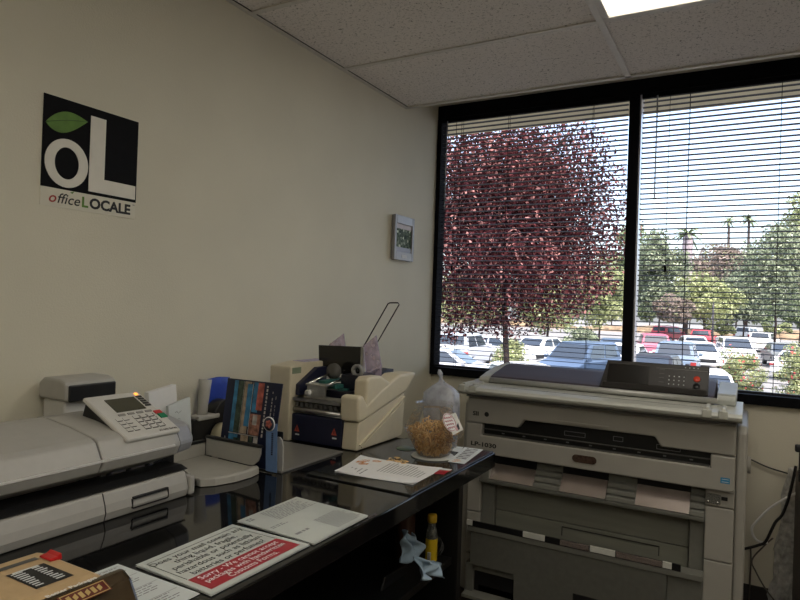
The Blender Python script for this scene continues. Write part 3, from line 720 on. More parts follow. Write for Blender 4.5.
# ================================================================ BAGGED BOX BEHIND THE JAR
BGP = at(440, 430, 'y', -.945); bgx = BGP.x
t = thing('bagged_box', 'white box in a clear knotted plastic bag behind the glass jar', 'bag', (bgx, -.945, GZ))
obj('box', MB().box(bgx-.038, bgx+.040, -.975, -.915, GZ+.001, GZ+.175), mat('white_carton', (.66, .66, .68), .6, var=.04), t, .004)
obj('box_slot', MB().box(bgx-.022, bgx+.022, -.952, -.938, GZ+.175, GZ+.1765), GREY3, t)
BAG = thin_glass('clear_bag', (.93, .94, .97), .15, .12, .42, (.70, .71, .76))
bgm = MB(); rg = []; r_ = random.Random(2)
for z, w, d in ((.001, .046, .040), (.04, .056, .044), (.09, .053, .043), (.14, .058, .043), (.175, .054, .040), (.195, .036, .03), (.21, .012, .012), (.222, .004, .004), (.238, .010, .005), (.25, .004, .003)):
    row = []
    for a in range(28):
        t2 = a*2*pi/28; ex = 4 if z < .18 else 2
        cx_ = math.copysign(abs(cos(t2))**(2/ex), cos(t2)); sy_ = math.copysign(abs(sin(t2))**(2/ex), sin(t2))
        j = 1+.05*sin(5*t2+z*60)+r_.uniform(-.025, .025)
        row.append((bgx+.002+w*1.12*cx_*j-(.012 if z > .205 else 0)*(z-.2)*20, -.945+d*sy_*j, GZ+z*1.10))
    rg.append(row)
obj('plastic_bag', bgm.loft(rg, smooth=True, caps=False), BAG, t)

# ================================================================ TAN TAPE MACHINE
t = thing('gummed_tape_machine', 'tan gummed tape dispenser with red switch and smoky cover nearest the camera', 'tape machine', (.78, -2.55, DZ))
tb_ = [(-2.78, DZ+.001), (-2.365, DZ+.001), (-2.352, .88), (-2.352, .925), (-2.362, .943), (-2.38, .950), (-2.78, .956)]
obj('body', MB().prism(tb_, 'x', .684, .857), TAN, t, .020, seg=4)
def tz(y): return .950+(y+2.38)*(-.006/.4)+.0006
def tq(mb, x0, x1, y0, y1, h=0.): mb.quad((x0, y0, tz(y0)+h), (x1, y0, tz(y0)+h), (x1, y1, tz(y1)+h), (x0, y1, tz(y1)+h))
tl = MB().use(INK); tq(tl, .748, .824, -2.456, -2.400)
TL = part(obj('instruction_label', tl, INK, t), 'black instruction label with pale print')
tp = MB().use(PAPER2)
for k in range(9):
    for j in range(2): tq(tp, .753+k*.0075, .7565+k*.0075, -2.452+j*.030, -2.435+j*.028-random.uniform(0, .006), .0005)
for j in range(1): tq(tp, .7485, .7525, -2.448, -2.41, .0005)
obj('printed_lines', tp, PAPER2, TL)
tg_ = MB().use(GREY3); tq(tg_, .716, .728, -2.462, -2.395); part(obj('grey_strip', tg_, GREY3, t), 'dark grey strip')
obj('rocker_switch', MB().prism([(-2.392, .9505), (-2.372, .948), (-2.374, .959), (-2.380, .955), (-2.392, .954)], 'x', .722, .752), REDSW, t, .002)
cv = [(.859, DZ+.002), (.859, .953), (.870, .955), (.888, .945), (.905, .918), (.909, .89), (.909, DZ+.002)]
obj('smoky_cover', MB().prism(cv, 'y', -2.78, -2.350), SMOKE, t, .008, seg=3)
lt = MB(); text_mb(lt, mat('silver_print', (.75, .75, .72), .4), 'Better Packages', .0115, (.8690, -2.468, .9558), (0, 1, 0), (-1, 0, 0), bold=.0003)
SVL = obj('silver_lettering', lt, PAPER2, t)
gm = MB().use(mat('dark_red_emblem', (.12, .02, .015), .4)); d_ = Vector((.023, 0, -.010)).normalized(); n_ = Vector((.010, 0, .023)).normalized()
b0 = Vector((.8765, -2.460, .9535))+n_*.0008
gm.quad(b0, b0+Vector((0, .07, 0)), b0+Vector((0, .07, 0))+d_*.022, b0+d_*.022)
gm.use(mat('gold_print', (.62, .47, .20), .4, .3))
b1 = b0+n_*.0006
for y0, y1, a, c_ in ((.002, .068, .001, .0025), (.002, .068, .0195, .021), (.002, .0035, .001, .021), (.0665, .068, .001, .021)):
    gm.quad(b1+Vector((0, y0, 0))+d_*a, b1+Vector((0, y1, 0))+d_*a, b1+Vector((0, y1, 0))+d_*c_, b1+Vector((0, y0, 0))+d_*c_)
for k in range(6): gm.quad(b1+Vector((0, .008+k*.009, 0))+d_*(.006+.003*(k % 2)), b1+Vector((0, .014+k*.009, 0))+d_*.005, b1+Vector((0, .015+k*.009, 0))+d_*(.016-.003*(k % 2)), b1+Vector((0, .009+k*.009, 0))+d_*.017)
part(obj('emblem_plate', gm, INK, t), 'dark red and gold emblem plate')
# ================================================================ WIDE FORMAT PRINTER
YF = -.25
t = thing('wide_format_printer', 'large beige grey wide format printer and scanner standing below the window', 'printer', (1.1, .05, 0))
obj('main_body', MB().box(.545, 1.645, -.225, .36, .695, .955), PRN, t, .004)
# recess behind the slot
obj('output_slot', MB().box(.60, 1.57, -.232, -.224, .765, .875), BLACKP, t)
for x0, x1, z in ((.985, 1.075, .818), (1.19, 1.23, .822), (1.36, 1.45, .812)):
    z1 = z+.018
    obj('slot_label', MB().box(x0, x1, -.2335, -.232, z, z+.002).box(x0, x1, -.2335, -.232, z1, z1+.002).box(x0, x0+.002, -.2335, -.232, z, z1).box(x1-.002, x1, -.2335, -.232, z, z1), INKG, t)
for k in range(9): obj('slot_mark', MB().box(.70+k*.098, .712+k*.098, -.2335, -.232, .786, .791), INKG, t)
gd = MB().box(.615, 1.556, -.26, -.232, .770, .779).box(.615, 1.556, -.25, -.232, .800, .803)
obj('slot_guide', gd, GREY3, t, .001)
up_poly = [(.540, .948), (.537, .829), (.785, .829), (.812, .866), (1.356, .866), (1.380, .829), (1.645, .829), (1.645, .948)]
UC = obj('upper_cover', MB().prism(up_poly, 'y', -.262, -.226), PRN, t, .006, seg=3)
lt = MB(); text_mb(lt, INK, 'SII', .026, (.566, -.2628, .862), (1, 0, 0), (0, 0, 1), bold=.0010, wide=1.2); lt.lathe([(0, 0), (.011, 0), (.011, .0006), (0, .0006)], (0, 0, 0), 18, False)
n0 = len(lt.v)-72
for i in range(n0, len(lt.v)):
    x, y, z = lt.v[i]; lt.v[i] = (.634+x, -.2624-z, .872+y)
obj('lettering', lt, INK, UC)
obj('cover_lip', MB().prism([(.95, .885), (1.18, .885), (1.16, .876), (.97, .876)], 'y', -.268, -.262), PRN, UC, .002)
lo_poly = [(.537, .825), (.613, .825), (.613, .775), (1.560, .775), (1.560, .825), (1.645, .825), (1.645, .698), (1.63, .690), (.537, .690)]
LC = obj('lower_cover', MB().prism(lo_poly, 'y', -.268, -.226), PRN, t, .006, seg=3)
lt = MB(); text_mb(lt, INK, 'LP-1030', .026, (.562, -.2686, .724), (1, 0, 0), (0, 0, 1), bold=.0010, wide=1.45); obj('lettering', lt, INK, LC)
bdg = []
for s_, cx_ in ((1, 1.117), (-1, 1.047)):
    for k in range(9):
        a = -pi/2+pi*k/8; bdg.append((cx_+s_*.016*cos(a), .735+(s_)*.016*sin(a)))
BD = obj('badge', MB().prism(bdg, 'y', -.274, -.268), mat('brown_badge', (.09, .055, .04), .25, .4, var=.5, scale=60), LC, .002)
sk = MB().use(mat('energy_blue', (.02, .22, .42), .4)); sk.box(1.596, 1.628, -.2686, -.268, .722, .744); sk.use(WHITE); sk.box(1.600, 1.624, -.2689, -.2686, .737, .7385).box(1.600, 1.624, -.2689, -.2686, .727, .7285)
part(obj('blue_sticker', sk, INK, LC), 'small blue square sticker')
# side panels
sp_ = [(-.20, .02), (-.215, .70), (-.20, .91), (-.17, .935), (.33, .935), (.36, .91), (.36, .02)]
obj('side_panel', MB().prism(sp_, 'x', 1.646, 1.684), PRN, t, .012, seg=3)
obj('side_panel', MB().prism(sp_, 'x', .500, .536), PRN, t, .012, seg=3)
obj('side_knob', MB().cyl((1.684, .05, .74), (1.698, .05, .74), .035, n=20), PRN, t)
# document table
tbp = [(-.325, .972), (-.330, .985), (-.318, .997), (-.27, 1.002), (-.05, 1.014), (-.05, .965), (-.30, .962)]
DT = obj('document_table', MB().prism(tbp, 'x', .512, 1.664), mat('table_pale_grey', (.52, .53, .49), .35, var=.02), t, .003)
g = MB()
for x in (.53, .575, .62): g.box(x-.018, x+.018, -.333, -.24, .984, 1.010)
GD = []
for x in (.535, .585, 1.545, 1.600):
    obj('paper_guide', MB().box(x-.016, x+.016, -.335, -.26, .974, 1.006).box(x-.008, x+.008, -.31, -.20, 1.0, 1.014), PRNL, DT, .004)
rl = MB()
for k in range(22): rl.box(.72+k*.038, .721+k*.038, -.27, -.262+.01*(k % 2), 1.0035, 1.0047)
rl.box(.70, 1.54, -.262, -.261, 1.0033, 1.0045)
obj('ruler_marks', rl, INKG, DT)
obj('dark_gap', MB().box(.545, 1.645, -.295, -.225, .952, .963), GREY3, t)
# scanner
scp = [(-.17, 1.004), (-.172, 1.030), (-.155, 1.040), (-.10, 1.052), (.05, 1.078), (.12, 1.082), (.14, 1.06), (.14, 1.004)]
obj('scanner_cover', MB().prism(scp, 'x', .608, 1.562), SCANC, t, .004)
obj('front_lip', MB().cyl((.615, -.178, 1.022), (1.575, -.178, 1.022), .0125, n=16), mat('lip_silver', (.42, .42, .40), .3, .3), t)
scl = [(-.17, 1.004), (-.178, 1.020), (-.165, 1.036), (-.10, 1.053), (.05, 1.079), (.12, 1.083), (.14, 1.06), (.14, 1.004)]
lc = MB(); lc.loft([[(.607, y, z+.001) for y, z in scl], [(.585, y, z) for y, z in scl], [(.548, y+.02*(y < 0), 1.004+(z-1.004)*.8) for y, z in scl]])
part(obj('scanner_end_cap', lc, PRNL, t, .003), 'pale left end cap')
rc = [(-.180, 1.008), (-.186, 1.03), (-.180, 1.046), (-.165, 1.053), (-.10, 1.060), (.05, 1.08), (.13, 1.07), (.13, 1.008)]
part(obj('scanner_end_cap', MB().prism(rc, 'x', 1.572, 1.640), mat('cap_blue_grey', (.44, .46, .44), .35), t, .005), 'pale right end cap')
# control panel of the scanner
cpB, cpT = (-.170, 1.040), (-.105, 1.152)
cu_ = Vector((1, 0, 0)); cv_ = Vector((0, cpT[0]-cpB[0], cpT[1]-cpB[1])); CL = cv_.length; cv_.normalize(); cn_ = cu_.cross(cv_)
if cn_.y > 0: cn_ = -cn_
def cp(u, v, h=0): return Vector((1.112, cpB[0], cpB[1]))+cu_*u+cv_*v+cn_*h
def cpbox(mb, u0, u1, v0, v1, h0, h1):
    vs = [cp(u0, v0, h0), cp(u1, v0, h0), cp(u1, v1, h0), cp(u0, v1, h0), cp(u0, v0, h1), cp(u1, v0, h1), cp(u1, v1, h1), cp(u0, v1, h1)]
    return mb.add(vs, [(0, 3, 2, 1), (4, 5, 6, 7), (0, 1, 5, 4), (1, 2, 6, 5), (2, 3, 7, 6), (3, 0, 4, 7)])
CW = .427
pp = MB(); pp.loft([[cp(0, 0, -.02), cp(CW, 0, -.02), cp(CW, CL, -.02), cp(.022, CL, -.02)], [cp(0, 0, 0), cp(CW, 0, 0), cp(CW, CL, 0), cp(.022, CL, 0)]])
CPO = obj('control_panel', pp, CHAR, t, .004)
obj('panel_base', MB().box(1.125, 1.535, -.168, -.05, 1.035, 1.062), CHAR, t, .004)
obj('screen', cpbox(MB(), .03, .20, .02, CL-.018, .0002, .001), mat('off_screen', (.012, .011, .010), .18, spec=.6), CPO)
for r in range(3):
    for c in range(4):
        obj('key', cpbox(MB(), .276+c*.019, .280+c*.019, .035+r*.018, .0385+r*.018, .0002, .002), PAPER2, CPO)
for r in range(5): obj('menu_key', cpbox(MB(), .238, .258, .022+r*.019, .026+r*.019, .0002, .0015), GREY3, CPO)
rb = MB(); rb.lathe([(0, 0), (.0135, 0), (.0125, .003), (0, .003)], (0, 0, 0), 20); 
Mx = Matrix((cu_, cv_, cn_)).transposed().to_4x4(); Mx.translation = cp(.383, .068, .0002); rb.xf(Mx)
part(obj('stop_button', rb, mat('stop_red', (.62, .06, .03), .35), CPO), 'red round button')
kb = MB(); kb.lathe([(0, 0), (.014, 0), (.013, .003), (0, .003)], (0, 0, 0), 20); Mx.translation = cp(.383, .036, .0002); kb.xf(Mx)
part(obj('start_button', kb, BLACKP, CPO), 'black round button')
for c in range(4): obj('indicator', cpbox(MB(), .335+c*.016, .339+c*.016, CL-.014, CL-.011, .0002, .001), PAPER2, CPO)
obj('panel_line', cpbox(MB(), .225, CW-.006, CL-.024, CL-.0228, .0002, .0012), GREY2, CPO)
# lower frame
for x0, x1 in ((.541, .607), (1.545, 1.645)):
    for z0, z1 in ((.622, .688), (.412, .618), (.215, .408), (.03, .211)):
        obj('front_post', MB().box(x0, x1, -.240, .30, z0, z1), PRN, t, .004)
obj('post_core', MB().box(.545, .60, -.22, .28, .03, .69), DARKGAP, t); obj('post_core', MB().box(1.55, 1.64, -.22, .28, .03, .69), DARKGAP, t)
obj('roll_bay_back', MB().box(.607, 1.545, -.04, .30, .09, .69), PRND, t)
obj('bottom_beam', MB().box(.545, 1.64, -.20, .30, .05, .09), PRND, t, .003)
for x in (.60, 1.60):
    for y in (-.14, .24): obj('caster', MB().cyl((x-.015, y, .026), (x+.015, y, .026), .026, n=18).box(x-.018, x+.018, y-.012, y+.012, .026, .052), BLACKP, t)
# upper roll deck: dark slot, three pinkish plates and four clips
obj('roll_deck', MB().box(.612, 1.540, -.20, -.03, .640, .688), BLACKP, t)
for k, (x0, x1) in enumerate(((.655, .862), (.978, 1.170), (1.288, 1.490))):
    za = .640+.006*k
    obj('paper_plate', MB().loft([[(x0, -.258, .579), (x1, -.258, .579), (x1, -.205, za), (x0, -.205, za)], [(x0, -.254, .576), (x1, -.254, .576), (x1, -.201, za-.003), (x0, -.201, za-.003)]]), PINK, t)
for x0, x1 in ((.860, .978), (1.172, 1.288), (1.490, 1.545)):
    cl = MB(); 
    for k in range(4): cl.prism([(-.265+.018*k, .578+.024*k), (-.262+.018*k, .596+.024*k), (-.20, .60+.026*k), (-.20, .578+.024*k)], 'x', x0+.001, x1-.001)
    obj('roll_clip', cl, PRNM, t, .002)
obj('corner_clip', MB().box(.612, .655, -.262, -.20, .575, .67), PRNM, t, .003)
obj('upper_bar', MB().box(.607, 1.545, -.266, -.20, .560, .576), PRND, t, .003)
PRNI = mat('printer_inner_olive', (.19, .19, .16), .42, var=.10, scale=4, stretch=(1, 1, 8))
obj('inner_panel', MB().prism([(-.195, .558), (-.16, .558), (-.16, .43), (-.20, .43)], 'x', .672, 1.488), PRNI, t, .003)
obj('inner_panel', MB().prism([(-.200, .427), (-.16, .427), (-.16, .30), (-.205, .30)], 'x', .672, 1.488), PRNI, t, .003)
obj('panel_outline', MB().box(.98, 1.38, -.2045, -.2005, .408, .411).box(.98, .983, -.2065, -.2005, .372, .408).box(1.377, 1.38, -.2065, -.2005, .372, .408), BLACKP, t)
obj('inner_post', MB().box(.609, .669, -.222, -.03, .10, .56), PRNM, t, .003); obj('inner_post', MB().box(1.491, 1.544, -.222, -.03, .10, .56), PRNM, t, .003)
# roll drawer: bar with pale labels and the big dark front
bar = obj('drawer_bar', MB().box(.575, 1.548, -.305, -.24, .340, .364), PRNM, t, .003)
fl_ = MB().prism([(-.306, .364), (-.306, .390), (-.300, .390), (-.296, .364)], 'x', .58, 1.47)
obj('bar_strip', fl_, BLACKP, bar)
PALE = mat('pale_tab', (.60, .60, .56), .4)
for x0, x1 in ((.572, .600), (.838, .935), (1.125, 1.225), (1.405, 1.438)):
    obj('pale_tab', MB().box(x0, x1, -.309, -.300, .367, .391), PALE, bar, .001)
for x0, x1 in ((1.0, 1.12), (1.228, 1.403)):
    obj('pink_tab', MB().box(x0, x1, -.3085, -.300, .367, .390), PINK, bar, .001)
dp = [(.590, .338), (1.42, .338), (1.42, .06), (.80, .06), (.80, .188), (.590, .188)]
obj('drawer_front', MB().prism(dp, 'y', -.300, -.288), PRND, t, .002)
obj('drawer_pull', MB().box(1.06, 1.30, -.302, -.296, .135, .175), BLACKP, t)
obj('left_bracket', MB().box(.566, .60, -.285, -.20, .06, .19).box(.60, .80, -.275, -.262, .155, .188).box(.566, .83, -.33, -.20, .045, .06).box(.62, .79, -.262, -.25, .06, .09), PRNM, t, .002)
obj('bracket_gap', MB().box(.60, .80, -.262, -.235, .06, .16), BLACKP, t)
obj('right_bracket', MB().box(1.42, 1.545, -.28, -.20, .06, .338), PRNM, t, .002)
CLEAR = thin_glass('clear_acrylic', (.85, .87, .86), .3, .05, .15, (.6, .6, .58))
bk = MB().box(1.548, 1.598, -.2475, -.2405, .632, .670)
part(obj('clear_bracket', bk, CLEAR, t), 'clear acrylic bracket')
sc = MB()
for x in (1.555, 1.588): obj('screw', MB().cyl((x, -.252, .640), (x, -.2475, .640), .004, n=10), CHROME, t)
obj('black_catch', MB().box(1.600, 1.622, -.2445, -.2405, .650, .664), BLACKP, t)

# ================================================================ WALL: emblem sign and framed device
def wl_quad(mb, y0, y1, z0, z1, h): return mb.quad((h, y0, z0), (h, y1, z0), (h, y1, z1), (h, y0, z1))
t = thing('logo_sign', 'black square logo sign with a white o and L and green leaf on the wall', 'sign', (0, -1.84, 1.60))
y0, y1, z0, z1 = -1.988, -1.690, 1.651, 1.902
obj('black_square', MB().box(.0002, .003, y0, y1, z0, z1), mat('sign_black', (.006, .006, .007), .6, var=.1, spec=.08), t)
wh = mat('sign_white', (.76, .73, .65), .6, var=.02)
part(obj('name_panel', MB().box(.0002, .0022, y0, y1, 1.600, z0), mat('name_panel_beige', (.70, .67, .56), .6, var=.02), t), 'pale name panel')
def uvp(u, v): return (y0+(y1-y0)*u, z1-(z1-z0)*v)   # position in the square
# white L
Lp = [uvp(.462, .096), uvp(.625, .096), uvp(.625, .80), uvp(.985, .80), uvp(.985, .965), uvp(.462, .965)]
part(obj('letter', MB().prism(Lp, 'x', .003, .0045), wh, t), 'white letter L')
def ring(mb, cy, cz, ra, rb, ia, ib, h0, h1, n=40, sh=0.):
    o0 = [(cy+ra*cos(k*2*pi/n), cz+rb*sin(k*2*pi/n)) for k in range(n)]; i0 = [(cy+ia*cos(k*2*pi/n), cz+ib*sin(k*2*pi/n)) for k in range(n)]
    vs = [(h, *p) for h in (h0, h1) for p in o0+i0]; m_ = 2*n; fs = []
    for k in range(n):
        j = (k+1) % n
        fs += [(m_+k, m_+j, m_+n+j, m_+n+k), (k, j, m_+j, m_+k), (n+k, m_+n+k, m_+n+j, n+j)]
    return mb.add(vs, fs)
c = uvp(.236, .705)
part(obj('letter', ring(MB(), c[0], c[1], .0635, .0675, .0355, .0445, .003, .0045), wh, t), 'white letter o')
lf = []; A = uvp(.020, .305); B = uvp(.430, .180); n_ = 14
for k in range(n_+1):
    q = k/n_; lf.append((A[0]+(B[0]-A[0])*q, A[1]+(B[1]-A[1])*q+.028*sin(pi*q**.85)))
for k in range(n_-1, 0, -1):
    q = k/n_; lf.append((A[0]+(B[0]-A[0])*q, A[1]+(B[1]-A[1])*q-.031*sin(pi*q**.8)))
LF = part(obj('leaf', MB().prism(lf, 'x', .003, .0045), GREENM, t), 'green leaf shape')
vn = MB().use(mat('leaf_vein', (.05, .11, .02), .6)); vn.tube([(.0048, A[0]+(B[0]-A[0])*k/8, A[1]+(B[1]-A[1])*k/8+.004*sin(pi*k/8)) for k in range(9)], .0008, 4); obj('leaf_vein', vn, GREENM, LF)
lt = MB(); yy = y0+.020; zb_ = 1.612; xd, zd = (0, 1, 0), (0, 0, 1)
for s_, M_, b_, sz, sh in (('o', mat('logo_red', (.36, .03, .02), .5), .0005, .040, .25), ('ffice', INK, .0002, .040, .25), ('L', GREENM, .0012, .041, 0), ('OCALE', INK, .0017, .041, 0)):
    yy += text_mb(lt, M_, s_, sz, (.0032, yy, zb_), xd, zd, bold=b_, shear=sh, wide=1.04)+(.0005 if s_ == 'o' else .0035)
lt.use(GREENM); lt.add([(.0034, y0+.083, 1.646), (.0034, y0+.096, 1.651), (.0034, y0+.090, 1.643)], [(0, 1, 2)])
text_mb(lt, INK, 'TM', .006, (.0032, y1-.012, 1.640), xd, zd)
part(obj('name_lettering', lt, INK, t), 'red, black and green lettering')
print('logo text end', yy, y1)

ty0, ty1, tz0, tz1 = -.118, .098, 1.602, 1.842
t = thing('wall_device', 'silver framed device with a dark green screen on the wall beside the window', 'wall device', (0, 0, tz0))
SIL = mat('silver_plastic', (.34, .34, .36), .4, .2, var=.05)
fb = MB(); fb.loft([[(.0005, ty0+.01, tz0), (.0005, ty1-.01, tz0), (.0005, ty1-.01, tz1), (.0005, ty0+.01, tz1)], [(.020, ty0, tz0), (.020, ty1, tz0), (.020, ty1, tz1), (.020, ty0, tz1)]])
obj('case', fb, SIL, t, .006)
obj('frame', MB().box(.020, .031, ty0, ty0+.020, tz0, tz1).box(.020, .031, ty1-.022, ty1, tz0, tz1).box(.020, .031, ty0+.020, ty1-.022, tz1-.045, tz1).box(.020, .031, ty0+.020, ty1-.022, tz0, tz0+.045), SIL, t, .003)
GS = bpy.data.materials.new('speckled_green_screen'); GS.use_nodes = True; nt = GS.node_tree; b = nt.nodes['Principled BSDF']; tc = nt.nodes.new('ShaderNodeTexCoord'); v = nt.nodes.new('ShaderNodeTexVoronoi'); v.inputs['Scale'].default_value = 70
nt.links.new(tc.outputs['Object'], v.inputs['Vector']); rp = nt.nodes.new('ShaderNodeValToRGB'); e = rp.color_ramp.elements; e[0].color = (.012, .03, .015, 1); e[1].color = (.12, .16, .10, 1); e[1].position = .75
x = e.new(.95); x.color = (.6, .65, .5, 1); sp = nt.nodes.new('ShaderNodeSeparateColor'); nt.links.new(v.outputs['Color'], sp.inputs[0]); nt.links.new(sp.outputs[0], rp.inputs['Fac']); nt.links.new(rp.outputs['Color'], b.inputs['Base Color']); b.inputs['Roughness'].default_value = .5; b.inputs['Specular IOR Level'].default_value = .1
part(obj('screen', MB().box(.020, .0225, ty0+.020, ty1-.022, tz0+.07, tz1-.07), GS, t), 'dark green speckled screen')
part(obj('inner_band', MB().box(.020, .024, ty0+.020, ty1-.022, tz1-.07, tz1-.045), mat('pinkish_band', (.46, .38, .37), .4), t), 'pinkish band')
obj('inner_band', MB().box(.020, .025, ty0+.020, ty1-.022, tz0+.045, tz0+.07), mat('bluish_band', (.28, .29, .36), .4), t)
obj('button', MB().box(.031, .0325, ty0+.08, ty1-.08, tz0+.012, tz0+.030), mat('pale_button', (.45, .44, .42), .4), t, .001)

# ================================================================ UNDER THE DESK
bx_, by_ = .740, -1.022
t = thing('squeeze_bottle', 'clear bottle with yellow cap and yellow label standing on the shelf under the desk', 'bottle', (bx_, by_, SHZ))
obj('bottle_body', MB().lathe([(0, 0), (.0185, 0), (.0205, .004), (.0205, .095), (.018, .112), (.0135, .128), (.0125, .146)], (bx_, by_, SHZ+.0008), 22), thin_glass('bottle_clear', (.75, .77, .75), .2, .05, .35, (.35, .36, .34)), t)
part(obj('cap', MB().lathe([(.0155, 0), (.0165, .002), (.0165, .022), (.015, .026), (0, .027)], (bx_, by_, SHZ+.142), 22), mat('yellow_cap', (.62, .38, .02), .4), t), 'yellow cap')
lbm = MB(); n_ = 22
rows = [[(bx_+.0209*cos(-2.4+a*3.0/14), by_+.0209*sin(-2.4+a*3.0/14), SHZ+z) for a in range(15)] for z in (.012, .088)]
lbm.loft(rows, caps=False, closed=False)
LB = part(obj('label', lbm, mat('yellow_label', (.62, .42, .01), .5), t), 'yellow label')
bc = MB().use(WHITE); rows = [[(bx_+.0212*cos(-1.75+a*.6/4), by_+.0212*sin(-1.75+a*.6/4), SHZ+z) for a in range(5)] for z in (.015, .045)]; bc.loft(rows, caps=False, closed=False); bc.use(INK)
for k in range(6):
    rows = [[(bx_+.0214*cos(-1.70+a*.5/3), by_+.0214*sin(-1.70+a*.5/3), SHZ+.019+.004*k+z) for a in range(4)] for z in (0, .0018)]; bc.loft(rows, caps=False, closed=False)
obj('barcode', bc, WHITE, LB)
ox, oy = .640, -1.03
t = thing('brown_bottle', 'brown bottle with orange cap standing behind the yellow capped bottle', 'bottle', (ox, oy, SHZ))
obj('bottle_body', MB().lathe([(0, 0), (.033, 0), (.035, .005), (.035, .17), (.028, .195), (.016, .212), (.016, .225)], (ox, oy, SHZ+.0008), 24), mat('brown_bottle', (.06, .025, .015), .35), t)
part(obj('cap', MB().lathe([(.018, 0), (.019, .002), (.017, .04), (0, .041)], (ox, oy, SHZ+.222), 20), mat('orange_cap', (.55, .10, .02), .4), t), 'orange cap')
# cloths
def cloth(name, c, w, h, seed, label, tilt=0.):
    r = random.Random(seed); n = 16; ph = [r.uniform(0, 6) for _ in range(8)]; vs = []
    for i in range(n+1):
        for j in range(n+1):
            u, v = i/n-.5, j/n-.5
            e = 1+.14*sin(5*v+ph[0])+.08*sin(7*u+ph[1])
            y = c[1]+w*u*e*(1-.25*v)+.012*sin(8*v+ph[2]); zz = c[2]+h*v*(1+.2*sin(6*u+ph[3]))+tilt*u
            x = c[0]+.014*sin(9*u+4*v+ph[4])+.007*sin(15*u-9*v+ph[5])-.02*v
            vs.append((x, y, zz))
    k = n+1; mb = MB(); mb.add(vs, [(i*k+j, (i+1)*k+j, (i+1)*k+j+1, i*k+j+1) for i in range(n) for j in range(n)], True)
    o = obj(name, mb, mat('blue_grey_cloth', (.30, .40, .50), .9, var=.12, scale=30), smooth=True)
    sd = o.modifiers.new('thick', 'SOLIDIFY'); sd.thickness = .003; ss = o.modifiers.new('sub', 'SUBSURF'); ss.levels = 1; ss.render_levels = 1
    return tag(o, label, 'cloth', 'cleaning cloths under the desk')
q1 = at(411, 546, 'x', .735); q2 = at(430, 568, 'x', .835)
cloth('cleaning_cloth', (.735, q1.y, max(q1.z, SHZ+.062)), .105, .085, 3, 'pale blue cloth bunched on the shelf left of the yellow capped bottle', -.03)
cloth('cleaning_cloth', (.835, q2.y, q2.z), .155, .055, 8, 'pale blue cloth hanging over the shelf edge below the yellow capped bottle', -.055)
tag(obj('black_box', MB().prism([(-1.30, SHZ+.0005), (-1.13, SHZ+.0005), (-1.135, SHZ+.03), (-1.28, SHZ+.038)], 'x', .70, .71), BLACKP, None, .003), 'low black box on the shelf edge under the upper blue cloth', 'box')
st_ = at(362, 500, 'y', -1.0)
mb = MB(); 
tag(obj('orange_strip', MB().tube([at(361, 499, 'x', .72), at(365, 506, 'x', .72), at(368, 508, 'x', .72)], .004, 8), mat('orange_cap', (0, 0, 0))), 'small orange strip hanging under the desktop', 'strip') if False else None
t = thing('scissors', 'open pair of scissors with black handles on the shelf right of the yellow capped bottle', 'scissors', (.70, -.985, SHZ))
obj('blade', MB().loft([[(.725, -.995, SHZ+.085), (.725, -.99, SHZ+.09), (.722, -.99, SHZ+.09), (.722, -.995, SHZ+.085)], [(.742, -.955, SHZ+.056), (.742, -.947, SHZ+.066), (.739, -.947, SHZ+.066), (.739, -.955, SHZ+.056)]]), CHROME, t)
for k in range(2):
    obj('handle', MB().tube([(.742+.012*sin(a*pi/5), -.970+.012*cos(a*pi/5)+.012*k, SHZ+.042-.012*k+.018*cos(a*pi/5)) for a in range(11)], .004, 7), BLACKP, t)
obj('handle_stem', MB().cyl((.742, -.953, SHZ+.060), (.742, -.955, SHZ+.03), .005, n=8).cyl((.744, -.960, SHZ+.0065), (.742, -.955, SHZ+.03), .005, n=8), BLACKP, t)
# clutter low on the shelf floor near the camera
for k, (u, v, M_, lab) in enumerate(((339, 590, BLUEP, 'small blue bottle top at the shelf edge under the desk'), (352, 595, mat('pale_cap', (.5, .45, .35), .5), 'small pale bottle top at the shelf edge beside the blue top'))):
    p = at(u, v, 'x', .765); 
    tag(obj('bottle_top', MB().lathe([(0, 0), (.012, 0), (.013, .002), (.012, .022), (.008, .026), (0, .026)], (.762, p.y+.0, SHZ+.0005), 16), M_), lab, 'bottle top')

# ================================================================ RIGHT HAND CORNER: cables, bag, cabinet
def cable(px, y, r, M_, label, group=None, dy=None):
    P = [at(u, v, 'y', y) for u, v in px]
    # smooth through the measured points
    out = []
    for i in range(len(P)-1):
        p0, p1, p2, p3 = P[max(i-1, 0)], P[i], P[i+1], P[min(i+2, len(P)-1)]
        for k in range(6):
            q = k/6; out.append(.5*((2*p1)+(p2-p0)*q+(2*p0-5*p1+4*p2-p3)*q*q+(3*p1-p0-3*p2+p3)*q**3))
    out.append(P[-1])
    o = obj('cable', MB().tube(out, r, 8), M_); return tag(o, label, 'cable', group)
BC = mat('black_cable', (.006, .005, .005), .5); WC = mat('white_cable', (.72, .71, .68), .5); GC = mat('grey_brown_cable', (.10, .085, .07), .5)
cable([(742, 456), (752, 460), (770, 468), (800, 477)], .415, .0035, BC, 'thin black cable running from the printer straight to the right along the wall')
cable([(803, 491), (790, 496), (770, 508), (756, 522), (752, 528), (753, 535), (758, 541), (768, 543)], .325, .0055, WC, 'white cable looping down beside the right side of the printer')
cable([(796, 466), (793, 480), (788, 500), (782, 515), (775, 523), (766, 541), (759, 545), (744, 549)], .315, .0062, BC, 'thick black cable hanging down and bending back behind the printer')
cable([(750.5, 548), (751, 560), (750, 580), (749, 603)], .41, .0034, GC, 'grey brown cable dropping straight to the baseboard behind the printer')
cable([(773, 538), (764, 546), (752, 560), (756, 572), (765, 588), (776, 603), (781, 613), (786, 620)], .33, .0034, GC, 'grey brown cable slanting down to the floor from the cable tangle')
tie = at(771, 540, 'y', .37)
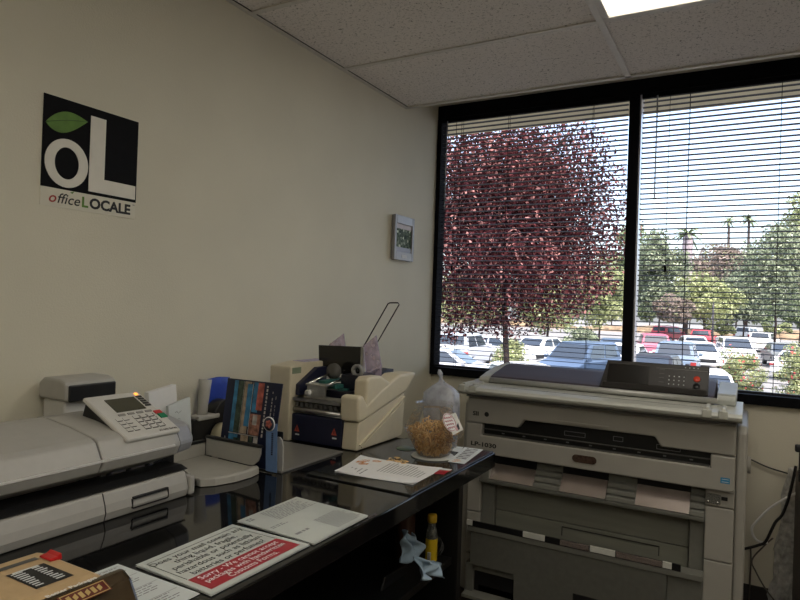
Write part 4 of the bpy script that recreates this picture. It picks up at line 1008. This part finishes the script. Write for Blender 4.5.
cbx = at(797.5, 540, 'y', .12)
t = thing('side_cabinet', 'dark brown cabinet edge at the right edge of the photo', 'cabinet', (cbx.x+.25, .1, 0))
BRN = mat('dark_brown_wood', (.045, .022, .013), .5, var=.3, scale=10, stretch=(8, 8, 1))
obj('carcass', MB().box(cbx.x, cbx.x+.5, -.15, .34, .04, .66), BRN, t, .003)
obj('top', MB().box(cbx.x-.002, cbx.x+.51, -.16, .345, .66, .685), BRN, t, .003); obj('plinth', MB().box(cbx.x+.02, cbx.x+.48, -.12, .33, 0, .04), BASEB, t)
obj('door', MB().box(cbx.x+.01, cbx.x+.49, -.168, -.151, .05, .65), BRN, t, .002)
q = at(799, 452, 'y', .12)
t = thing('desk_clamp', 'black clip shaped object standing on the brown cabinet at the right edge', 'clip', (q.x+.03, .12, .685))
obj('stem', MB().box(q.x, q.x+.03, .11, .13, .6855, q.z-.0), BLACKP, t, .003); obj('jaw', MB().box(q.x-.015, q.x+.05, .105, .135, q.z-.0, q.z+.03), BLACKP, t, .006)
# crumpled clear plastic bag
rg = []; r_ = random.Random(12); bxx = at(787, 540, 'y', .375).x
for k in range(17):
    z = .005+.675*k/16; w = .058+.006*sin(k*1.1)-.034*(k/16); d = .030
    cxk = bxx+.028*(k/16) - .012
    rg.append([(cxk+w*cos(a*pi/10)*(1+r_.uniform(-.2, .12)), .385+d*sin(a*pi/10)*(1+r_.uniform(-.25, .2)), z+r_.uniform(-.008, .008)*(0 < k)) for a in range(20)])
for row in rg:
    for i, p in enumerate(row): row[i] = (p[0], min(max(p[1], .352), .418), max(.001, p[2]))
BAG2 = thin_glass('crumpled_clear_bag', (.97, .97, .97), .1, .15, .42, (.97, .96, .93))
tag(obj('plastic_bag', MB().loft(rg, smooth=False), BAG2), 'tall crumpled clear plastic bag standing between the cables and the brown cabinet', 'bag')
# ================================================================ OUTSIDE
GZ0 = -1.65
def leafmat(name, col, var=.35, trans=.35):
    if name in MATS: return MATS[name]
    M = bpy.data.materials.new(name); M.use_nodes = True; nt = M.node_tree; N = nt.nodes; L = nt.links
    N.remove(N['Principled BSDF']); out = N['Material Output']
    tc = N.new('ShaderNodeTexCoord'); nz = N.new('ShaderNodeTexNoise'); nz.inputs['Scale'].default_value = 2.2; nz.inputs['Detail'].default_value = 5
    L.new(tc.outputs['Object'], nz.inputs['Vector']); rp = N.new('ShaderNodeValToRGB'); e = rp.color_ramp.elements
    e[0].position = .35; e[1].position = .65; e[0].color = (*[c*(1-var) for c in col], 1); e[1].color = (*[min(1, c*(1+var)) for c in col], 1)
    L.new(nz.outputs['Fac'], rp.inputs['Fac'])
    d = N.new('ShaderNodeBsdfDiffuse'); t = N.new('ShaderNodeBsdfTranslucent'); mx = N.new('ShaderNodeMixShader'); mx.inputs[0].default_value = trans
    L.new(rp.outputs[0], d.inputs[0]); L.new(rp.outputs[0], t.inputs[0]); L.new(d.outputs[0], mx.inputs[1]); L.new(t.outputs[0], mx.inputs[2]); L.new(mx.outputs[0], out.inputs['Surface'])
    MATS[name] = M; return M
BARK = mat('bark', (.045, .03, .025), .9, var=.4, scale=8, bump=.5)
ASPH = mat('sunlit_asphalt', (.21, .20, .19), .9, var=.12, scale=.6)
struct('ground', MB().box(-160, 120, .6, 190, GZ0-.3, GZ0), ASPH)
ov = MB().box(-9, 12, .575, 1.21, 2.62, 2.95).box(-9, 12, -5.6, .575, 2.86, 2.95)
struct('roof_overhang', ov, mat('tan_stucco_soffit', (.56, .50, .33), .85, var=.06, scale=5))
ew_ = MB().box(-9, -.13, .36, .505, GZ0, 2.62).box(4.43, 12, .36, .575, GZ0, 2.62).box(-.13, 4.43, .44, .575, GZ0, -.1)
struct('wall_outer', ew_, mat('outer_stucco', (.5, .45, .36), .85))

def leaves(mb, blobs, n, size, mats_, rnd):
    tot = sum(b[3]*b[3] for b in blobs); Z = Vector((0, 0, 1))
    for (bx, by, bz, br, bh) in blobs:
        cnt = int(n*br*br/tot)
        for _ in range(cnt):
            d = Vector((rnd.gauss(0, 1), rnd.gauss(0, 1), rnd.gauss(0, 1))); d.normalize()
            r = br*(.45+.6*rnd.random()**.7)
            p = Vector((bx+d.x*r, by+d.y*r, bz+d.z*r*bh))
            nrm = (d*.7+Vector((rnd.gauss(0, .6), rnd.gauss(0, .6), rnd.gauss(.3, .6)))).normalized()
            a = nrm.orthogonal().normalized(); a = (a*cos(rnd.random()*6.28)+nrm.cross(a)*sin(rnd.random()*6.28)).normalized(); b = nrm.cross(a)
            s = size*rnd.uniform(.6, 1.35)
            q = rnd.random(); mb.use(mats_[0] if q < .5 else mats_[1] if q < .84 else mats_[2])
            mb.add([p-a*s, p+b*s*.55, p+a*s, p-b*s*.55], [(0, 1, 2, 3)])
def pt(u, v, d):
    q = FWD*F_PX+RT*(u-400)-UP*(v-300); return EYE+q*(d/q.dot(FWD))
GREENS = {  # outdoor haze and glare lightened into these leaf colours, red excepted
 'green': [leafmat('leaf_green', (.25, .285, .19)), leafmat('leaf_green_dark', (.14, .17, .115)), leafmat('leaf_green_pale', (.45, .48, .34))],
 'yellow': [leafmat('leaf_yellow', (.33, .36, .18)), leafmat('leaf_yellow_mid', (.24, .27, .14)), leafmat('leaf_yellow_pale', (.54, .55, .34))],
 'mauve': [leafmat('leaf_mauve', (.31, .25, .22)), leafmat('leaf_mauve_dark', (.23, .19, .16)), leafmat('leaf_mauve_green', (.26, .27, .16))],
 'pale': [leafmat('leaf_pale', (.22, .27, .15)), leafmat('leaf_pale_mid', (.15, .19, .10)), leafmat('leaf_pale_light', (.34, .38, .24))],
 'red': [leafmat('leaf_burgundy', (.040, .013, .016)), leafmat('leaf_red', (.095, .028, .030), trans=.4), leafmat('leaf_pinkish', (.45, .22, .20), trans=.5)],
}
def tree(name, u, v0, v1, hw, d, kind, label, cat='tree', n=3600, nb=26, size=None, seed=1, group=None, trunk=True, flowers=None, sq=1., extra=()):
    """crown between image rows v0 and v1 and half width hw, standing on the ground at distance d"""
    r = random.Random(seed*31+7); c = pt(u, (v0+v1)/2, d); px = d/F_PX; R = hw*px; Hh = (v1-v0)/2*px
    t = thing(name, label, cat, (c.x, c.y, GZ0), group)
    blobs = []
    for _ in range(nb):
        e = Vector((r.gauss(0, 1), r.gauss(0, 1), r.gauss(0, 1))).normalized()*r.random()**.4
        k = .34*r.uniform(.7, 1.25)
        blobs.append((c.x+e.x*R*.74, c.y+e.y*R*.74*sq, c.z+e.z*Hh*.74, k*min(R, Hh*1.3), .8))
    for (eu, ev, er) in extra:
        q_ = pt(eu, ev, d+r.uniform(-.8, .8)); blobs.append((q_.x, q_.y, q_.z, er, .85))
    mb = MB(); leaves(mb, blobs, n, size or max(.02, R*.035), GREENS[kind], r)
    obj('foliage', mb, None, t)
    if flowers:
        fm = MB(); 
        for _ in range(flowers[1]):
            b = blobs[r.randrange(len(blobs))]; e = Vector((r.gauss(0, 1), r.gauss(0, 1), r.gauss(.3, 1))).normalized()
            p = Vector((b[0], b[1], b[2]))+e*b[3]*1.03; s = flowers[2]*r.uniform(.7, 1.3)
            a = e.orthogonal().normalized(); bb_ = e.cross(a)
            fm.use(flowers[0]); fm.add([p+e*.01+(a*cos(k*1.2566)+bb_*sin(k*1.2566))*s for k in range(5)], [(0, 1, 2, 3, 4)])
        obj('flowers', fm, None, t)['kind'] = 'stuff'
    tr = MB(); th = max(.03, R*.026) if trunk else .02
    top = c.z-Hh*.1
    pts = [(c.x, c.y, GZ0), (c.x+.03*R, c.y, GZ0+(c.z-GZ0)*.4), (c.x-.02*R, c.y, c.z-Hh*.5), (c.x, c.y, c.z+Hh*.5)]
    tr.tube(pts, [th*1.3, th, th*.8, th*.25], 8)
    for k in range(7):
        a = k*2.4+seed; q0 = Vector((c.x, c.y, c.z-Hh*(.75-.15*k))); q1 = Vector((c.x+R*.7*cos(a), c.y+R*.7*sin(a), q0.z+Hh*.55))
        tr.tube([q0, (q0+q1)/2+Vector((0, 0, Hh*.06)), q1], [th*.5, th*.35, th*.12], 6)
    obj('trunk', tr, BARK, t)
    return t
# the red leaved tree
tree('red_leaved_tree', 508, 104, 352, 126, 12.2, 'red', 'burgundy leaved tree outside filling most of the left window pane', n=85000, nb=110, size=.036, seed=4, extra=[(447, 300, .45), (452, 325, .4), (462, 312, .45), (475, 322, .4), (490, 316, .45), (505, 326, .35), (520, 318, .4), (540, 322, .3), (556, 312, .35), (575, 300, .35), (448, 335, .3), (590, 150, .4), (575, 135, .4), (600, 175, .4), (450, 170, .5), (455, 150, .5), (470, 140, .5), (448, 200, .5), (448, 240, .5), (600, 280, .35), (612, 250, .35)])
# background trees
bgt = [
 (600, 236, 338, 36, 45, 'yellow', 'yellow green tree just left of the window mullion'),
 (634, 204, 326, 30, 62, 'pale', 'pale grey green tall tree behind the window mullion'),
 (660, 216, 326, 30, 52, 'green', 'green tree just right of the window mullion'),
 (706, 236, 316, 30, 90, 'mauve', 'brownish mauve tree right of the shaggy palm'),
 (737, 234, 318, 28, 77, 'mauve', 'brownish mauve tree between the palm and the big green tree'),
 (704, 270, 326, 44, 60, 'yellow', 'low yellow green tree below the shaggy palm'),
 (776, 210, 330, 44, 44, 'green', 'largest green tree on the right of the right window pane'),
 (806, 182, 300, 34, 56, 'yellow', 'tall yellow topped tree at the right edge of the window'),
 (744, 266, 334, 28, 70, 'green', 'dark green lower tree left of the largest green tree'),
 (800, 280, 336, 26, 62, 'pale', 'pale round tree low at the right edge of the window'),
 (470, 262, 332, 42, 50, 'yellow', 'yellow green tree behind the left side of the burgundy tree'),
 (548, 270, 334, 40, 56, 'yellow', 'yellow green tree behind the right side of the burgundy tree'),
 (674, 292, 326, 20, 45, 'mauve', 'brownish low tree over the red car roof'),
]
for k, (u, a, b, hw, d, kd, lab) in enumerate(bgt):
    tree('tree', u, a, b, hw, d, kd, lab, extra=[(677, 280, 1.0)] if k == 5 else (), n=9000, nb=42, size=d/F_PX*1.7, seed=k+11, group='trees beyond the parking lot')
for k, u in enumerate((420, 452, 490, 530, 570, 612, 650, 690, 728, 766, 810)):
    tree('distant_tree', u, 278, 328, 19, 104+(k%2)*9, ('pale', 'mauve', 'yellow')[k % 3], 'hazy distant tree in the row closing off the far side of the parking lot', n=2400, nb=20, size=.3, seed=k+50, group='distant tree row')
RF = leafmat('red_flower', (.70, .14, .14)); YF_ = leafmat('cream_flower', (.75, .55, .45))
tree('flowering_bush', 739, 335, 420, 25, 21.2, 'yellow', 'green bush with red flowers below the right window beside the white car', 'bush', n=12000, nb=44, size=.035, seed=71, group='bushes outside', trunk=False, flowers=(RF, 170, .034))
tree('flowering_bush', 800, 334, 420, 27, 19.8, 'yellow', 'green bush with red flowers at the lower right corner of the window', 'bush', n=12000, nb=44, size=.035, seed=72, group='bushes outside', trunk=False, flowers=(RF, 170, .034))
tree('flowering_bush', 509, 334, 400, 24, 21.2, 'yellow', 'yellow green bush with pale flowers between cars below the burgundy tree', 'bush', n=9000, nb=40, size=.04, seed=73, group='bushes outside', trunk=False, flowers=(YF_, 60, .035))
tree('round_bush', 580, 325, 352, 24, 40, 'green', 'dark green round bush behind the blue car', 'bush', n=2200, nb=20, size=.09, seed=74, group='bushes outside', trunk=False)
tree('round_bush', 722, 322, 336, 20, 62, 'yellow', 'flat bright green bush behind the white cars near the lamp post', 'bush', n=1200, nb=14, size=.14, seed=75, group='bushes outside', trunk=False)
tree('round_bush', 780, 322, 338, 22, 58, 'yellow', 'bright green bush behind the small grey car', 'bush', n=1200, nb=14, size=.14, seed=76, group='bushes outside', trunk=False)
# palms
def palm(u, v, d, cr, skirt, label, seed):
    r = random.Random(seed); c = pt(u, v, d); px = d/F_PX
    t = thing('palm_tree', label, 'palm tree', (c.x, c.y, GZ0), 'palms on the skyline')
    obj('trunk', MB().tube([(c.x, c.y, GZ0), (c.x+.1, c.y, (c.z+GZ0)/2), (c.x, c.y, c.z)], [.32, .26, .22], 10), BARK, t)
    f = MB().use(GREENS['pale'][1])
    for k in range(34):
        a = k*2.39996; el = r.uniform(-.5, 1.1); Lr = cr*px*r.uniform(.8, 1.1); w = Lr*.09
        p0 = c; pts = []
        for i in range(6):
            q = i/5; pts.append(c+Vector((cos(a)*cos(el)*Lr*q, sin(a)*cos(el)*Lr*q, sin(el)*Lr*q-.55*Lr*q*q)))
        sd = Vector((-sin(a), cos(a), 0))*w
        for i in range(5):
            w0, w1 = sin(pi*(.12+.85*i/5)), sin(pi*(.12+.85*(i+1)/5))
            f.use(GREENS['pale'][k % 3]); f.quad(pts[i]-sd*w0-Vector((0, 0, w*.5)), pts[i], pts[i+1], pts[i+1]-sd*w1-Vector((0, 0, w*.5))); f.quad(pts[i], pts[i]+sd*w0-Vector((0, 0, w*.5)), pts[i+1]+sd*w1-Vector((0, 0, w*.5)), pts[i+1])
    obj('fronds', f, None, t)
    if skirt:
        s = MB(); 
        s.lathe([(.3, 0), (.55, -.4), (.62, -1.6), (.50, -3.0), (.62, -5.2), (.5, -6.3), (.3, -6.4)], (c.x, c.y, c.z), 14)
        part(obj('dead_frond_skirt', s, mat('dead_fronds', (.30, .25, .27), .9, var=.3, scale=3, bump=.8, bscale=6), t), 'greyish hanging skirt of dead fronds')
palm(688, 234, 76, 16, True, 'shaggy palm with a hanging grey skirt on the skyline', 3)
palm(729, 220, 114, 9, False, 'small palm crown on the skyline, left of the two small ones', 4)
palm(749, 218, 114, 10, False, 'small palm crown on the skyline, right of the two small ones', 5)
bnk = MB(); r_ = random.Random(6); prof_ = []
for k in range(60):
    x = -75+k*2.2; prof_.append((x, .75+.35*sin(k*.7)+r_.uniform(-.15, .25)))
rows = [[(x, 96+dy, GZ0+h*f) for x, h in prof_] for dy, f in ((0, 0), (.8, .9), (2.5, 1.1), (5, 0))]
bnk.loft(rows, caps=False, closed=False, smooth=True)
struct('planted_bank', bnk, mat('planted_bank', (.20, .14, .085), .95, var=.6, scale=1.2))
# lamp posts
def post(u, v, d, label, r=.09):
    c = pt(u, v, d)
    t = thing('parking_post', label, 'post', (c.x, c.y, GZ0))
    obj('pole', MB().cyl((c.x, c.y, GZ0+.3), (c.x, c.y, c.z), r*.9, r*.7, 10), mat('dark_post', (.05, .045, .05), .5), t)
    obj('footing', MB().lathe([(0, 0), (r*2, 0), (r*2, .35), (r*1.6, .4), (0, .4)], (c.x, c.y, GZ0), 14), mat('concrete', (.4, .38, .36), .9), t)
post(713.5, 302, 46, 'dark post behind the parked cars above the red car')
# parking strip kerbs
kb = MB()
struct('kerb', MB().box(-40, 40, 6.2, 6.35, GZ0, GZ0+.14).box(-40, 40, 13.6, 13.75, GZ0, GZ0+.14), mat('concrete', (0, 0, 0)))

# ---------------------------------------------------------------- cars
TYRE = mat('tyre', (.02, .02, .02), .8); RIM = mat('wheel_rim', (.4, .4, .42), .35, .7); CGL = mat('car_glass', (.03, .04, .055), .10, spec=.5); HL = mat('headlamp', (.6, .62, .65), .15); TLM = mat('tail_lamp', (.26, .02, .02), .35); PLATE = mat('number_plate', (.55, .52, .45), .5)
def make_car(suv, paint):
    root = thing('car', None, 'car', (0, 0, 0), 'parked cars')
    hh = 1.72 if suv else 1.44; bl_ = 1.05 if suv else .92; Lh = 2.25; W = .90
    def arch(cx_, r=.36, n=8): return [(cx_+r*cos(pi-k*pi/n), .30+r*sin(pi-k*pi/n)) for k in range(n+1)]
    lower = [(-Lh, .28)] + arch(-1.38) + arch(1.40) + [(Lh-.05, .26), (Lh, .45), (Lh-.05, .68), (Lh-.22, .80), (1.15, bl_-.02), (-1.55, bl_), (-Lh+.04, bl_-.05), (-Lh, .62)]
    obj('body', MB().prism(lower, 'y', -W, W), paint, root, .06, seg=3, local=True)
    if suv: b0, b1, t0, t1 = -2.16, 1.10, -1.90, .35
    else: b0, b1, t0, t1 = -1.90, 1.12, -1.15, .28
    wb, wt = W-.05, W-.20; zt = hh
    B_ = [(b0, -wb, bl_-.03), (b1, -wb, bl_-.03), (b1, wb, bl_-.03), (b0, wb, bl_-.03)]; T_ = [(t0, -wt, zt-.05), (t1, -wt, zt-.05), (t1, wt, zt-.05), (t0, wt, zt-.05)]
    obj('roof', MB().loft([[(t0-.05, -wt-.02, zt-.07), (t1+.07, -wt-.02, zt-.07), (t1+.07, wt+.02, zt-.07), (t0-.05, wt+.02, zt-.07)], [(t0+.08, -wt+.10, zt), (t1-.12, -wt+.10, zt), (t1-.12, wt-.10, zt), (t0+.08, wt-.10, zt)]]), paint, root, .03, local=True)
    cab = MB().loft([B_, T_]); obj('cabin', cab, paint, root, .02, local=True)
    def face(ix, a, b_, lo, hi, out):
        i, j = ix; P = lambda u, v: Vector(B_[i]).lerp(Vector(B_[j]), u).lerp(Vector(T_[i]).lerp(Vector(T_[j]), u), v)+Vector(out)
        return [P(a, lo), P(b_, lo), P(b_, hi), P(a, hi)]
    obj('windscreen', MB().quad(*face((1, 2), .05, .95, .1, .95, (.012, 0, .004))), CGL, root, local=True)
    obj('rear_window', MB().quad(*face((3, 0), .08, .92, .14 if not suv else .35, .93, (-.012, 0, .004))), CGL, root, local=True)
    for ix, o in (((0, 1), (0, -.012, .002)), ((2, 3), (0, .012, .002))):
        for a, b_ in ((.10, .46), (.50, .90)):
            if ix == (2, 3): a, b_ = 1-b_, 1-a
            obj('side_window', MB().quad(*face(ix, a, b_, .16, .92, o)), CGL, root, local=True)
    for x in (-1.38, 1.40):
        for s in (-1, 1):
            w = MB().cyl((x, s*(W-.20), .33), (x, s*(W-.005), .33), .33, n=20); wo = obj('wheel', w, TYRE, root, local=True)
            obj('rim', MB().cyl((x, s*(W-.01), .33), (x, s*(W+.004), .33), .20, n=16), RIM, wo, local=True)
    for s in (-1, 1):
        obj('headlight', MB().box(Lh-.26, Lh-.015, s*(W-.04), s*(W-.42), .60, .73), HL, root, .02, local=True)
        obj('tail_light', MB().box(-Lh-.012, -Lh+.15, s*(W+.006), s*(W-.22), .70, .92 if suv else .80), TLM, root, .015, local=True)
        obj('mirror', MB().box(.85, .98, s*(W-.03), s*(W+.14), bl_+.0, bl_+.13), paint, root, .03, local=True)
    obj('grille', MB().box(Lh-.06, Lh+.005, -.45, .45, .42, .62), BLACKP, root, .01, local=True)
    obj('number_plate', MB().box(-Lh-.012, -Lh+.02, -.2, .2, .66, .78), PLATE, root, local=True)
    obj('rear_bumper', MB().box(-Lh-.03, -Lh+.2, -W+.05, W-.05, .32, .5), paint, root, .03, local=True)
    return root
def cpaint(n, c): return mat('paint_'+n, c, .3, 0, var=.02, spec=.4, coat=.15)
PT = {'white': cpaint('white', (.72, .72, .72)), 'silver': cpaint('silver', (.42, .44, .48)), 'blue': cpaint('blue', (.055, .085, .14)), 'red': cpaint('red', (.42, .05, .07)), 'black': cpaint('black', (.02, .02, .025)), 'rose': cpaint('rose', (.36, .09, .14)), 'slate': cpaint('slate', (.15, .20, .27)), 'grey': cpaint('grey', (.16, .17, .17))}
PROTO = {}
# u, roof row, distance, suv, paint, heading towards the camera? (degrees added), label
cars = [
 (446, 347, 23.5, 0, 'silver', 75, 'silver car seen from the side at the lower left corner of the window'),
 (466, 339.5, 31, 1, 'silver', 160, 'silver car with a red tail light behind the silver car at the lower left'),
 (503, 337.5, 34, 0, 'white', 60, 'white car half hidden behind the yellow green flowering bush'),
 (545, 335.5, 36, 0, 'white', 150, 'white car seen from behind left of the dark green round bush'),
 (579, 345, 25.5, 1, 'blue', -28, 'blue car facing the window with a bright windscreen left of the mullion'),
 (528, 361.5, 17.5, 0, 'white', 20, 'white car roof just above the printer left of the blue car'),
 (614, 337.5, 37, 0, 'blue', 180, 'dark blue car just left of the mullion behind the blue car'),
 (628, 342, 31.5, 0, 'white', 170, 'white car with red tail lights cut by the window mullion'),
 (653, 336, 40, 1, 'rose', 185, 'rose red car just right of the mullion'),
 (658, 352, 24.5, 0, 'black', 170, 'black car low behind the printer control panel'),
 (670, 330.5, 64, 1, 'red', 150, 'small red car between the rose car and the red car by the post'),
 (703, 328, 55, 1, 'red', 175, 'red car in front of the dark post'),
 (692, 334.5, 46, 0, 'white', 190, 'white car below the red car by the post'),
 (700, 341, 36, 0, 'white', 10, 'white car with dark windscreen right of the blue grey car'),
 (678, 343, 29.5, 1, 'slate', 176, 'blue grey car seen from behind above the printer control panel'),
 (736, 336, 38, 1, 'white', 8, 'large white car facing the window above the red flowers'),
 (749, 330, 74, 1, 'white', 160, 'white car beyond the large white car'),
 (764, 331.5, 54, 1, 'white', 172, 'white car seen from behind right of the large white car'),
 (784, 338, 38.5, 0, 'grey', 10, 'small grey car near the right edge of the window'),
 (806, 338, 31, 0, 'white', 165, 'white car with red tail light at the right edge of the window'),
 (702, 367, 17.6, 0, 'white', 4, 'white car beside the flowering bush behind the printer control panel'),
 (756, 381, 12.0, 0, 'white', 5, 'nearest white car under the red flowering bush'),
]
for (u, v, d, suv, p, rot, lab) in cars:
    k = (suv, p)
    c = pt(u, v, d); rz = math.atan2(EYE.y-c.y, EYE.x-c.x)+radians(rot)
    if k not in PROTO:
        o = PROTO[k] = make_car(suv, PT[p])
    else: o = copy_tree(PROTO[k])
    o.location = (c.x, c.y, GZ0); o.rotation_euler = (0, 0, rz); o['label'] = lab; o['category'] = 'car'; o['group'] = 'parked cars'

# ---------------------------------------------------------------- sky and sun
W = bpy.data.worlds.new('sky'); SC.world = W; W.use_nodes = True; nt = W.node_tree
sk = nt.nodes.new('ShaderNodeTexSky'); sk.sky_type = 'NISHITA'; sk.sun_disc = False; sk.sun_elevation = radians(58); sk.sun_rotation = radians(150); sk.air_density = 1.0; sk.dust_density = 4.0
bgn = nt.nodes['Background']; hz = nt.nodes.new('ShaderNodeMixRGB'); hz.inputs[0].default_value = .35; hz.inputs[2].default_value = (1.5, 1.52, 1.62, 1)
nt.links.new(sk.outputs[0], hz.inputs[1]); nt.links.new(hz.outputs[0], bgn.inputs[0]); bgn.inputs[1].default_value = .85
sd = bpy.data.lights.new('sun', 'SUN'); sd.energy = 6.0; sd.angle = radians(.6); sd.color = (1, .95, .87)
so = bpy.data.objects.new('sun', sd); COL.objects.link(so)
so.rotation_euler = Vector((-.45, .35, -.85)).to_track_quat('-Z', 'Y').to_euler()
SC.view_settings.view_transform = 'Standard'; SC.view_settings.look = 'None'; SC.view_settings.exposure = 0; SC.view_settings.gamma = 1
